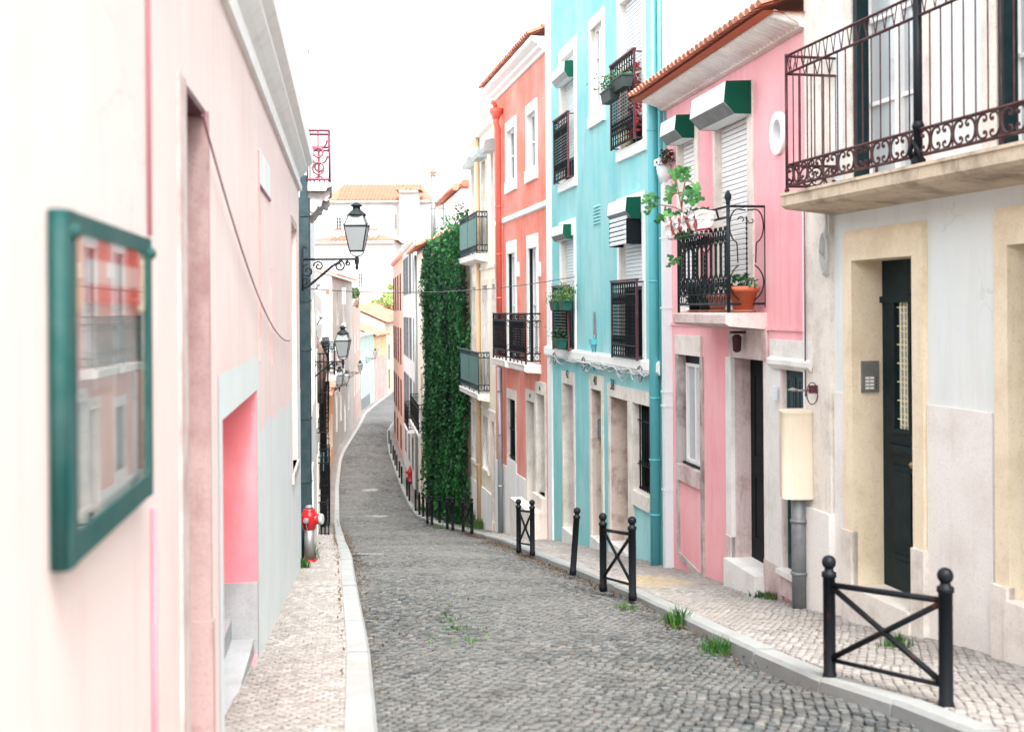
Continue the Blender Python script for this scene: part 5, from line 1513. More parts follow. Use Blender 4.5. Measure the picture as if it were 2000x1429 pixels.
proto = None
def bollard(px, label, tilt=0.0, Y=None, X=None, h=.88):
    global proto
    if Y is None: Y = kerb_hit(px, kr, .10)
    p = post_at(Y, X)
    if proto is None:
        root = thing('bollard', label, 'bollard', p, 'bollards along the right kerb')
        m = MB().m('dark_iron'); r = .043
        m.lathe([(r * 1.12, -.05), (r * 1.12, .02), (r, .03), (r, h - .15), (r * 1.2, h - .145), (r * 1.2, h - .115), (r * .8, h - .105), (r * .7, h - .085)], (0, 0, 0), 14)
        m.v = [(v[0] + p.x, v[1] + p.y, v[2] + p.z) for v in m.v]; build('post', m, root)
        b = MB().m('dark_iron'); b.ball((p.x, p.y, p.z + h - .045), .05, 12, 8); build('ball_top', b, root)
        proto = root
    else: root = dup(proto, p, label)
    root.rotation_euler = (0, tilt, 0)
    return root
def barrier(A, B, label, rise=.885):
    A, B = Vector(A), Vector(B)
    root = thing('crossed_barrier', label, 'barrier', (A + B) / 2, 'crossed post barriers along the right kerb')
    d = (B - A); L = math.hypot(d.x, d.y); u = Vector((d.x / L, d.y / L, 0))
    for P in (A, B):
        m = post_mb(rise); m.v = [(v[0] + P.x, v[1] + P.y, v[2] + P.z) for v in m.v]; build('post', m, root)
    def Q(t, z): p = A.lerp(B, t); return (p.x, p.y, p.z + z)
    e = .04 / L
    m = MB().m('dark_iron'); m.tube([Q(e, rise - .20), Q(1 - e, rise - .20)], .021, 6); build('top_bar', m, root)
    m = MB().m('dark_iron'); m.tube([Q(e, .12), Q(1 - e, .12)], .015, 6); build('bottom_bar', m, root)
    m = MB().m('dark_iron'); m.tube([Q(e, rise - .22), Q(1 - e, .14)], .020, 6); m.tube([Q(e, .14), Q(1 - e, rise - .22)], .020, 6)
    m.ball(Q(.5, (rise - .08) / 2), .03, 8, 5); build('cross_brace', m, root)
    return root
bollard(1120, 'leaning black bollard standing alone on the kerb before the turquoise house', tilt=.075, Y=16.3, X=at(1119, 1100, 16.3)[0])
def pp(px, Y): return Vector((ray(px, 1100)[0] * Y, Y, gz(Y) + SW))
barrier(pp(1619, 8.2), pp(1846, 7.2), 'nearest crossed barrier in front of the dark panelled door', .84)
barrier(pp(1178, 14.2), pp(1235, 13.25), 'crossed barrier with peeling posts before the turquoise house window', .89)
barrier(pp(1013.5, 20.7), pp(1040, 19.9), 'crossed barrier by the limestone steps of the salmon house')
def kp(px): Y = kerb_hit(px, kr, .10); return post_at(Y)
barrier(pp(905, 32.6), pp(922, 31.2), 'crossed barrier beside the grass below the cream house')
barrier(pp(874, 34.8), pp(885, 33.9), 'crossed barrier in front of the ivy, second from the grass tuft')
barrier(pp(835.5, 39.4), pp(844, 38.2), 'farthest crossed barrier, at the far edge of the ivy')
bollard(857.5, 'single bollard between two crossed barriers before the ivy')
desc = [(826, 'bollard just left of the farthest crossed barrier'), (818.5, 'second bollard left of the farthest crossed barrier'),
        (811, 'third bollard left of the farthest crossed barrier'), (799, 'nearer bollard of the pair standing under the far red hydrant'),
        (794.5, 'farther bollard of the pair standing under the far red hydrant'), (784, 'bollard beside the far red hydrant, nearest of the far row'),
        (780, 'second bollard of the far row left of the hydrant'), (775, 'third bollard of the far row left of the hydrant'),
        (771.5, 'fourth bollard of the far row left of the hydrant'), (768, 'fifth bollard of the far row left of the hydrant'),
        (763.6, 'bollard third from the top of the far row'), (760, 'bollard second from the top of the far row'), (756.5, 'uppermost and farthest bollard of the far row')]
for px, lb in desc: bollard(px, lb)

def at_local(m, p):
    m.v = [(v[0] + p[0], v[1] + p[1], v[2] + p[2]) for v in m.v]; return m
def hydrant_big():
    Y = 18.2; p = Vector((ray(604, 1050)[0] * Y, Y, gz(Y) + SW))
    root = thing('fire_hydrant', 'red topped fire hydrant on a steel column beside the left wall corner', 'fire hydrant', p)
    m = MB().m('rubber'); m.lathe([(.075, 0), (.075, .5)], (0, 0, 0), 16); m.m('steel'); m.lathe([(.078, .02), (.078, .52)], (.004, -.01, 0), 18); build('column', at_local(m, p), root)
    m = MB().m('red_paint'); m.lathe([(.11, 0), (.11, .03), (.09, .035), (.08, .06)], (0, 0, 0), 12)
    for k in range(6): m.ball((.095 * math.cos(k), .095 * math.sin(k), .04), .015, 6, 4)
    build('base_flange', at_local(m, p), root)
    m = MB().m('red_paint'); m.lathe([(.085, .50), (.10, .51), (.105, .56), (.125, .60), (.13, .70), (.125, .74), (.095, .77), (.095, .80), (.08, .82)], (0, 0, 0), 18)
    m.cyl((0, 0, .66), (.17, -.02, .66), .085, .08, 14); m.cyl((0, 0, .66), (-.02, -.16, .66), .05, .05, 12)
    hd = build('head', at_local(m, p), root)
    m = MB().m('cable_white'); m.cyl((.17, -.02, .66), (.215, -.026, .66), .088, .075, 14); build('outlet_cap', at_local(m, p), hd)
    m = MB().m('zinc'); m.cyl((-.02, -.16, .66), (-.022, -.185, .66), .045, .04, 12); m.cyl((-.022, -.185, .66), (-.023, -.2, .66), .02, seg=6)
    m.tube([(-.02, -.18, .62), (-.01, -.16, .55), (.0, -.14, .52), (-.02, -.14, .49)], .005, 4); build('side_cap', at_local(m, p), hd)
    m = MB().m('grey_metal'); m.lathe([(.06, .82), (.06, .85), (.04, .87), (.01, .88)], (0, 0, 0), 12); build('top_cap', at_local(m, p), hd)
hydrant_big()
def hydrant_far():
    Y = 60.0; p = Vector((ray(801, 940)[0] * Y, Y, gz(Y) + SW))
    root = thing('fire_hydrant', 'small red fire hydrant on the far right pavement near the white house', 'fire hydrant', p)
    m = MB().m('rubber'); m.lathe([(.11, -.02), (.11, .12)], (0, 0, 0), 12); build('base', at_local(m, p), root)
    m = MB().m('red_paint'); m.lathe([(.13, .12), (.13, .16), (.11, .17), (.12, .45), (.17, .55), (.17, .62), (.10, .70), (.08, .78), (.03, .84)], (0, 0, 0), 14)
    m.cyl((-.22, 0, .58), (.22, 0, .58), .07, seg=10); m.ball((0, 0, .86), .05, 8, 5); build('barrel', at_local(m, p), root)
hydrant_far()

# ---- lamps: the lantern hangs over the street on a scrolled wall bracket
def lamp(pxl, py_base, Y, wall_px, label, dirx=1):
    c = Vector(at(pxl, py_base, Y)); wx = at(wall_px, py_base, Y)[0]
    arm = c.x - wx
    root = thing('street_lamp', label, 'street lamp', (wx, Y, c.z - .02), 'wall lanterns of the left row')
    return root, c, wx
LP = None
def build_lamp(pxl, py_base, Y, wx, label):
    """py_base: pixel row of the arm's top face; the lantern stands on the arm's tip"""
    global LP
    c = Vector(at(pxl, py_base, Y))
    if LP is None:
        root = thing('street_lamp', label, 'street lamp', c, 'wall lanterns of the left row')
        x0 = wx - c.x; n = lambda p: (c.x + p[0], c.y + p[1], c.z + p[2])
        m = MB(lambda x, y, z: n((x, y, z))).m('lamp_iron')
        m.tube([(x0, 0, 0), (.03, 0, 0)], .018, 6)
        m.lathe([(.008, -.16), (.028, -.13), (.018, -.09), (.034, -.05), (.03, .02), (.018, .05)], (0, 0, 0), 8)
        Ln = Line((x0, 0, 0), (0, 0, 0)); A = Ln.L
        m.tube([(x0, 0, -.42), (x0 + A * .1, 0, -.40), (x0 + A * .3, 0, -.27), (x0 + A * .55, 0, -.10), (x0 + A * .72, 0, -.02)], .021, 6)
        m.tube([(x0 + .005, 0, -.46), (x0 + .005, 0, .14)], .018, 6)
        for u, z, r_, a0, sg in ((A * .10, -.17, .10, PI / 2, 1), (A * .30, -.10, .075, PI, -1), (A * .68, -.10, .085, PI / 2, -1), (A * .06, -.33, .06, 0, 1), (A * .84, -.06, .04, PI / 2, 1)):
            m.tube(spiral(Ln, u, z, r_, a0, 1.3, 18, sg), .013, 5)
        m.tube([Ln.P(0, .14), Ln.P(.03, .2), Ln.P(.06, .16)], .01, 5)
        build('bracket', m, root)
        # lantern
        b, t, tt = .095, .165, .085; z0, z1, z2, z3 = .12, .48, .635, .74
        F = MB(lambda x, y, z: n((x, y, z))).m('lamp_iron')
        def ring(h, z, r_=.012): F.tube([(-h, -h, z), (h, -h, z), (h, h, z), (-h, h, z)], r_, 4, closed=True)
        ring(b, z0); ring(t, z1, .014); ring(tt * 1.25, z2, .012)
        for sx in (-1, 1):
            for sy in (-1, 1):
                F.tube([(sx * b, sy * b, z0), (sx * t, sy * t, z1)], .009, 4); F.tube([(sx * t, sy * t, z1), (sx * tt * 1.25, sy * tt * 1.25, z2)], .008, 4)
                F.ball((sx * t, sy * t, z1 + .02), .014, 5, 4)
            F.tube([(sx * b * .9, 0, z0), (sx * .10, 0, .09), (sx * .05, 0, .05), (0, 0, .04)], .009, 5)
        build('lantern_frame', F, root)
        g = MB(lambda x, y, z: n((x, y, z))).m('lamp_glass')
        for (h0, h1, za, zb) in ((b, t, z0, z1), (t, tt * 1.25, z1, z2)):
            q = [(-1, -1), (1, -1), (1, 1), (-1, 1)]
            for k in range(4):
                p, r_ = q[k], q[(k + 1) % 4]; g.quad((p[0] * h0, p[1] * h0, za), (r_[0] * h0, r_[1] * h0, za), (r_[0] * h1, r_[1] * h1, zb), (p[0] * h1, p[1] * h1, zb))
        build('lantern_glass', g, root)
        R_ = MB(lambda x, y, z: n((x, y, z))).m('lamp_iron')
        R_.lathe([(.15, z2), (.13, z2 + .03), (.085, z2 + .07), (.06, z2 + .09), (.055, z2 + .13), (.085, z2 + .145), (.085, z2 + .155), (.045, z2 + .18), (.01, z2 + .20)], (0, 0, 0), 14)
        build('lantern_cap', R_, root)
        e = MB(lambda x, y, z: n((x, y, z))).m('white_paint'); e.lathe([(.02, z1 - .02), (.06, z1 + .02), (.07, z1 + .08), (.03, z2 - .01)], (0, 0, 0), 12); build('lamp_unit', e, root)
        LP = root
        return root
    r = dup(LP, c, label)
    return r
build_lamp(697, 506, 17.3, at(590, 506, 17.3)[0], 'largest street lamp, high under the carved stone balcony on the left')
build_lamp(670, 706, 27.2, 0, 'second street lamp, in front of the white satellite dish wall')
build_lamp(663, 757, 45.0, 0, 'third street lamp, dark green lantern just below the second one')
build_lamp(677, 750, 70.0, 0, 'small lamp half hidden behind the third lantern')
build_lamp(703.5, 726.5, 82.0, 0, 'small lamp in front of the weathered pink house corner')
build_lamp(733, 699, 100.0, 0, 'farthest lamp, before the yellow and pink gabled house')

# ---- satellite dishes
def dish(px, py, rpx, Y, label, tiltz=.9, wall_dx=-.35):
    c = Vector(at(px, py, Y)); r = rpx / FPX * Y
    root = thing('satellite_dish', label, 'satellite dish', c, 'satellite dishes on the white wall')
    m = MB(); m.m('dish_white'); d = Vector((math.sin(tiltz), -math.cos(tiltz), .35)).normalized()
    a = d.cross(Vector((0, 0, 1))).normalized(); b = a.cross(d)
    rings = []
    for k in range(5):
        rr = r * k / 4; rings.append([m.pt(c + (a * math.cos(2 * PI * j / 20) * rr + b * math.sin(2 * PI * j / 20) * rr * 1.05) + d * (rr * rr / r * .22)) for j in range(20)])
    for A, B in zip(rings, rings[1:]):
        for j in range(20): m.face([A[j], A[(j + 1) % 20], B[(j + 1) % 20], B[j]], True)
    build('reflector', m, root)
    m = MB().m('grey_metal'); f = c + d * r * 1.1 - b * r * .3
    m.tube([c - b * r, f], .015, 5); m.ball(f, .05, 8, 5); m.tube([c, c - d * .12], .03, 6); m.tube([c - d * .12, c - d * .12 + Vector((wall_dx, 0, -.15))], .02, 6)
    build('arm', m, root)
dish(614, 557, 9.5, 29, 'upper satellite dish, partly behind the overhead wire')
dish(614, 621, 17, 31, 'largest satellite dish, left one beside the white house wall')
dish(645, 675, 13, 44, 'lower satellite dish left of the second street lamp', .75, -1.2)

# ---- things on walls
def cream_locker():
    w = W1; s = W1.hit(1556, 900, .16)[0]; Y = 11.95
    P = Vector((ray(1556, 900)[0] * Y, Y, 0)); z1 = at(1556, 808, Y)[2]; z0 = at(1556, 972, Y)[2]
    root = thing('pipe_casing', 'cream rounded metal casing fixed round the grey downpipe at the house corner', 'pipe casing', (P.x, P.y, z0))
    m = MB().m('cream_box'); R_ = .152; N = 26
    sp = lambda v, e: math.copysign(abs(v) ** e, v)
    prof = [(R_, .10)] + [(R_ * sp(math.cos(a), .45 if math.cos(a) > 0 else .8), -.12 * max(0, math.sin(a)) ** (.35 if math.cos(a) > 0 else .7)) for a in [PI * k / N for k in range(N + 1)]] + [(-R_, .10)]
    def rg(z, k=1.0): return [m.pt((P.x + x * k, P.y + y * k, z)) for x, y in prof]
    A, B = rg(z0), rg(z1)
    n = len(prof)
    for j in range(n): m.face([A[j], A[(j + 1) % n], B[(j + 1) % n], B[j]], 0 < j < n - 2)
    m.face(A); build('casing', m, root)
    m = MB().m('cream_box'); A = rg(z1, 1.03); B = rg(z1 + .025, 1.03); C = rg(z1 + .05, .9)
    for X, Y_ in ((A, B), (B, C)):
        for j in range(n): m.face([X[j], X[(j + 1) % n], Y_[(j + 1) % n], Y_[j]])
    m.face(C); m.face(A[::-1]); build('lid', m, root)
    pz = MB().m('grey_metal'); pz.cyl((P.x + .02, P.y + .02, gz(Y) + SW - .05), (P.x + .02, P.y + .02, z0 + .3), .072, seg=14)
    for z in (z0 - .25, z0 - .78): pz.cyl((P.x + .02, P.y + .02, z), (P.x + .02, P.y + .02, z + .03), .085, seg=14); pz.box(P.x + .02, P.x + .16, P.y + .0, P.y + .02, z, z + .025)
    single('rain_downpipe', pz, (P.x, P.y, gz(Y) + SW), 'grey iron downpipe below the cream casing at the pink house edge', 'downpipe')
cream_locker()
def small_wall_things():
    w = W0
    # white corner downpipe between pink and turquoise houses
    w1 = W1; s = w1.hit(1303, 700, .06)[0]
    m = w1.mb().m('cool_white'); zt = w1.hit(1303, 322, .06)[1]
    m.box(s - .065, s + .065, .0, .12, w1.g(s) - .05, zt - .2); m.lathe([(.07, -.25), (.11, -.1), (.12, .0)], (s, .08, zt), 12); m.box(s - .13, s + .13, .0, .2, zt, zt + .09)
    for z in (1.0, 0, -1.2, -1.4, -2.6): m.box(s - .075, s + .11, 0, .13, z, z + .025)
    single('rain_downpipe', m, w1.fr(s, .06, w1.g(s)), 'square white downpipe with hopper between the pink and turquoise houses', 'downpipe')
    # white conduit left edge of grey house
    m = W0.mb().m('cool_white'); L = W0.L; m.box(L + .02, L + .07, .0, .05, W0.g(L), 1.0); m.m('pink_iron'); m.cyl((L - .02, .07, -.9), (L - .02, .07, 1.0), .008, seg=5)
    single('conduit', m, W0.fr(L, 0, W0.g(L)), 'slim white conduit running up the pilaster edge of the grey house', 'conduit')
    # coil of spare cable
    s, z = W0.hit(1626, 500); m = W0.mb().m('cable_white')
    for k in range(4):
        path = [(s + (.055 + .006 * k) * math.cos(t * PI / 8) * (1 if t < 99 else 1), .07 + .01 * k, z - .0 + .20 * math.sin(t * PI / 8) + .01 * k) for t in range(17)]; m.tube(path, .011, 6)
    m.tube([(s - .03, .09, z + .16), (s - .05, .09, z + .30), (s - .02, .08, z + .42), (s, .05, z + .6)], .02, 6)
    single('cable_coil', m, W0.fr(s, .05, z), 'loops of pale cable hanging below the balcony corner', 'cable')
    # ring bracket
    s, z = W0.hit(1590, 762, .08); m = W0.mb().m('maroon'); Ln = Line((s, .12, 0), (s - .2, .12, 0))
    m.tube([(s - .02, .11 + .06 * math.sin(t), z + .11 * math.cos(t) - .03) for t in [k * 2 * PI / 16 for k in range(16)]], .006, 5, closed=True)
    m.box(s - .02, s + .02, .05, .13, z - .03, z + .05); m.m('steel'); m.tube([(s, .12, z + .0), (s + .02, .30, z + .0)], .012, 6); m.lathe([(.05, 0), (.05, .015), (.01, .03)], (s + .02, .3, z + .0), 10)
    single('wall_bracket', m, W0.fr(s, .05, z), 'iron ring bracket with white cap on the stone pilaster', 'bracket')
    # lantern under pink balcony
    s, z = W1.hit(1436, 668, .15); m = W1.mb().m('rust_iron'); m.box(s - .05, s + .05, 0, .2, z + .1, z + .13); m.lathe([(.02, -.12), (.05, -.1), (.06, .06), (.03, .09)], (s, .13, z), 8); m.m('lamp_glass'); m.lathe([(.045, -.09), (.052, .05)], (s, .13, z), 8)
    single('porch_lamp', m, W1.fr(s, .1, z), 'small rusty porch lamp under the pink balcony', 'porch lamp')
    # overhead wire
    a = Vector(at(590, 563, 17.6)); b = Vector(W2.fr(*((W2.hit(1126, 540)[0]), .03, W2.hit(1126, 540)[1])))
    m = MB().m('rubber'); m.tube([a.lerp(b, k / 16) - Vector((0, 0, .16 * (1 - (2 * k / 16 - 1) ** 2))) for k in range(17)], .007, 4)
    single('overhead_wire', m, a, 'thin black wire crossing the street from the green downpipe', 'wire')
    a = Vector(at(1183, 708, 20)); 
    # laundry on the left grilles
    for k, (px, y0, y1, mat, lb) in enumerate(((624, 905, 955, 'cloth_dark', 'dark cloth hanging from the lowest window grille on the left'), (629, 885, 920, 'cloth_blue', 'light blue cloth hanging beside the dark one on the left wall'))):
        Y = 33 + 2 * k; m = MB().m(mat); X = at(px, 900, Y)[0]; z1, z0 = at(px, y0, Y)[2], at(px, y1, Y)[2]; n = 10
        rows = []
        for j in range(6):
            z = lerp(z1, z0, j / 5); rows.append([m.pt((X + .10 * math.sin(i * 1.3 + j * .3) * .3, Y - .3 + .6 * i / n, z - .03 * math.sin(i))) for i in range(n + 1)])
        for A, B in zip(rows, rows[1:]):
            for i in range(n): m.face([A[i], A[i + 1], B[i + 1], B[i]], True)
        single('laundry', m, (X, Y, z1), lb, 'laundry')
small_wall_things()

# ---- drains and covers
def grates():
    for (px, py, wd, dp, ang, lb) in ((700, 1081, .9, .28, .0, 'slotted drain grate across the left gutter'), (947, 1078, .7, .45, -.5, 'slotted drain grate by the right kerb')):
        x, y, z = on_road(px, py, .03); sl = (gz(y + .5) - gz(y - .5))
        m = MB().m('rubber'); n = 12; m.box(-wd / 2, wd / 2, -dp / 2, dp / 2, -.03, -.01)
        m.m('steel')
        for k in range(n + 1): u = lerp(-wd / 2, wd / 2, k / n); m.box(u - .012, u + .012, -dp / 2, dp / 2, -.009, .004)
        m.box(-wd / 2 - .03, wd / 2 + .03, -dp / 2 - .03, -dp / 2, -.01, .005); m.box(-wd / 2 - .03, wd / 2 + .03, dp / 2, dp / 2 + .03, -.01, .005)
        o = build('drain_grate', m); o.location = (x, y, z); o.rotation_euler = (math.atan(sl), 0, ang); tag(o, lb, 'drain grate')
    for (px, py, r, lb) in ((722, 956, .42, 'pale round manhole cover farther down the road'), (735, 1007, .45, 'pale round manhole cover in the middle of the road')):
        x, y, z = on_road(px, py, .06); sl = (gz(y + .5) - gz(y - .5))
        m = MB().m('cover_concrete'); m.lathe([(r, -.05), (r, .0), (r * .9, .004)], (0, 0, 0), 24); m.m('grey_metal')
        for k in range(3): m.lathe([(r * (.75 - .2 * k), .004), (r * (.75 - .2 * k), .008)], (0, 0, 0), 20) if 0 else None
        o = build('manhole_cover', m); o.location = (x, y, z); o.rotation_euler = (math.atan(sl), 0, 0); tag(o, lb, 'manhole cover')
grates()

# ================================================================== PLANTS
def tuft(px, py, n, h, label, h0=SW, spread=.12, mat='grass_leaf', Y=None, X=None, cat='weeds', name='weed_tuft'):
    if Y is None: x, y, z = on_road(px, py, h0)
    else: x, y, z = ray(px, py)[0] * Y, Y, gz(Y) + h0
    m = MB().m(mat)
    for _ in range(n):
        a = random.uniform(0, 2 * PI); r = abs(random.gauss(0, spread)); bx, by = x + r * math.cos(a), y + r * math.sin(a) * 1.3
        hh = h * random.uniform(.35, 1.0); lx, ly = random.gauss(0, .35) * hh, random.gauss(0, .35) * hh; wv = random.uniform(.004, .009); t = random.uniform(0, PI)
        wx, wy = wv * math.cos(t), wv * math.sin(t)
        m.quad((bx - wx, by - wy, z - .02), (bx + wx, by + wy, z - .02), (bx + lx * .4 + wx * .8, by + ly * .4 + wy * .8, z + hh * .6), (bx + lx * .4 - wx * .8, by + ly * .4 - wy * .8, z + hh * .6))
        c = m.pt((bx + lx, by + ly, z + hh)); a1 = m.pt((bx + lx * .4 + wx * .8, by + ly * .4 + wy * .8, z + hh * .6)); a2 = m.pt((bx + lx * .4 - wx * .8, by + ly * .4 - wy * .8, z + hh * .6)); m.face([a1, c, a2])
    return single(name, m, (x, y, z), label, cat, 'weeds growing in the paving')
random.seed(31)
tuft(1326, 1222, 90, .24, 'upright grass tuft at the kerb before the pink house', .02, .05)
tuft(1402, 1268, 200, .11, 'low wide grass tuft in the gutter nearest the camera', .02, .07)
tuft(1220, 1192, 200, .08, 'flat weed patch at the foot of the peeling barrier post', .02, .08)
tuft(1312, 1215, 70, .12, 'small weeds beside the upright grass tuft', .02, .05)
tuft(626, 1028, 330, .22, 'bushy grass clump on the left pavement behind the hydrant', SW, .16)
tuft(600, 1092, 300, .28, 'dark weeds growing round the base of the left hydrant', SW, .09, 'herb_leaf')
tuft(590, 1108, 160, .18, 'weeds at the corner of the pale pink wall', SW, .06)
tuft(940, 1027, 520, .35, 'long green grass along the foot of the cream house', SW, .30, Y=33.2)
tuft(925, 1000, 160, .65, 'tall weed stalks by the cream house corner', SW, .10, Y=34.6)
tuft(1488, 1165, 90, .08, 'dark weed on the pink house doorstep', SW, .05, 'herb_leaf')
tuft(1503, 1168, 120, .09, 'green weed beside the pink house doorstep', SW, .04)
tuft(1752, 1262, 150, .12, 'weeds on the pavement behind the nearest barrier', SW, .06)
tuft(878, 1183, 36, .03, 'grass between the setts, upper patch in mid road', .03, .14)
tuft(884, 1212, 55, .032, 'grass between the setts, middle patch in mid road', .03, .16)
tuft(893, 1226, 60, .035, 'thicker grass between the setts in mid road', .03, .13)
tuft(920, 1250, 40, .03, 'yellowish grass between the setts low in the road', .03, .2, 'fern_leaf')
tuft(860, 1040, 200, .12, 'weeds at the kerb under the single bollard', .02, .35, Y=36.0)
tuft(822, 960, 160, .3, 'greenery at the foot of the beige house', SW, .2, Y=49.0)
def litter():
    m = MB().m('dry_leaf'); random.seed(77)
    for _ in range(3800):
        Y = random.triangular(9, 40, 21) if random.random() < .75 else random.uniform(8, 45); side = random.random()
        if side < .72: x = kr(Y) - abs(random.gauss(0, .14)) + .0; z = gz(Y) + .012
        else: x = kl(Y) + abs(random.gauss(0, .10)); z = gz(Y) + .012
        if random.random() < .10: x = kl(Y) - .21 - abs(random.gauss(0, .03)); z = gz(Y) + SW + .01
        if 19 < Y < 30 and side < .72 and random.random() < .4: x -= abs(random.gauss(0, .12))
        m.leaf((x, Y, z + random.uniform(.01, .03)), random.uniform(.015, .045), (random.gauss(0, .3), random.gauss(0, .3), 1))
    build('fallen_leaves', m, kind='stuff'); bpy.data.objects['fallen_leaves']['label'] = 'brown dry leaves and dirt collected in the gutters'; bpy.data.objects['fallen_leaves']['category'] = 'leaf litter'
litter()

def planter(w, s, n, z, L_, label, mat='planter_green', leaf='fern_leaf', nl=160, hh=.22, sp=.12, lsz=.07, group='flower boxes on the railings', foli=True):
    loc = w.fr(s, n, z); root = thing('flower_box', label, 'flower box', loc, group)
    m = w.mb().m(mat); a, b = s - L_ / 2, s + L_ / 2; t, bt = .09, .065; H = .16
    def rg(hw, ex, zz): return [(a - ex, n - hw, zz), (b + ex, n - hw, zz), (b + ex, n + hw, zz), (a - ex, n + hw, zz)]
    m.hexa(rg(bt, -.02, z), rg(t, 0, z + H)); m.hexa(rg(t + .012, .012, z + H + .001), rg(t + .012, .012, z + H + .025)); build('box', m, root)
    m = w.mb().m('soil'); m.box(a + .01, b - .01, n - t + .01, n + t - .01, z + H + .026, z + H + .03); build('soil', m, root)
    m = w.mb().m(leaf)
    for _ in range(nl):
        x = random.uniform(a, b); y = n + random.gauss(0, .05); k = random.random(); m.leaf((x + random.gauss(0, .03), y + random.gauss(0, sp * .5) * (1 + k), z + H + .02 + hh * k * random.uniform(.5, 1) - .06 * (random.random() < .2)), lsz * random.uniform(.6, 1.2), asp=.45)
    if foli: build('foliage', m, root)
    return root
def put(w, px, py, n): h = w.hit(px, py, n); return h[0], h[1]
random.seed(5)
s, z = put(W2, 1087, 606, .24); planter(W2, s, .24, z, .52, 'green flower box with ferns on the far side of the turquoise first floor railing', nl=120, hh=.22)
s, z = put(W2, 1103, 606, .22); planter(W2, s - .05, .22, z, .42, 'green flower box with bushy ferns nearer on the turquoise first floor railing', nl=220, hh=.38)
s, z = put(W2, 1092, 680, .26); planter(W2, s, .25, z, .5, 'green flower box low at the foot of the turquoise left railing', leaf='herb_leaf', nl=90, hh=.25)
s, z = put(W2, 1190, 200, .36); planter(W2, s, .34, z, .55, 'dark flower box with herbs, left one high on the turquoise house', 'planter_grey', 'herb_leaf', 260, .28, lsz=.06)
s, z = put(W2, 1216, 175, .30); planter(W2, s, .30, z, .6, 'large dark flower box at the top turquoise window', 'planter_grey', 'fern_leaf', 60, .14)
def cyan_extras():
    w = W2; q = CYW['TR']; a, b, c, d = q
    m = w.mb().m('flower_red')
    for _ in range(240): m.leaf((random.uniform(a + .05, a + .5), .02 + random.random() * .08, random.uniform(c + .15, c + 1.2)), .08)
    single('geranium', m, w.fr(a + .2, .05, c), 'red flowering plant behind the top right turquoise railing', 'plant')
    m = w.mb().m('paper_yellow'); m.lathe([(.05, 0), (.12, .05), (.13, .12), (.09, .2), (.02, .24)], (b - .35, .02, c + .05), 10)
    single('watering_jar', m, w.fr(b - .35, .02, c), 'rounded pale yellow pot low behind the top turquoise railing', 'pot')
cyan_extras()

def clay_pot(w, s, n, z, r, h, label, mat, leaf=None, nl=0, hh=.2, rim=True, lsz=.08):
    root = thing('plant_pot', label, 'plant pot', w.fr(s, n, z), 'pots on the pink balcony')
    P = w.fr(s, n, z); m = MB().m(mat); prof = [(r * .70, 0), (r * .95, h * .78)] + ([(r * 1.08, h * .78), (r * 1.1, h)] if rim else [(r, h)]) + [(r * .92, h), (r * .9, h - .03)]
    m.lathe(prof, P, 20); build('pot', m, root)
    m = MB().m('pot_brown'); m.lathe([(r * .8, 0), (r * .95, .03), (r * .85, .03)], (P.x, P.y, P.z - .012), 16); build('saucer', m, root)
    if nl:
        m = MB().m(leaf)
        for k in range(nl):
            a = random.uniform(0, 2 * PI); q = random.random(); rr = r * (.3 + .9 * q); m.leaf((P.x + rr * math.cos(a), P.y + rr * math.sin(a), P.z + h + hh * (1 - q * q) * random.uniform(.4, 1)), lsz, (0, 0, 1), 0)
        for k in range(6):
            a = k; m.tube([(P.x, P.y, P.z + h - .03), (P.x + r * .5 * math.cos(a), P.y + r * .5 * math.sin(a), P.z + h + hh * .7)], .004, 4)
        build('foliage', m, root)
    return root
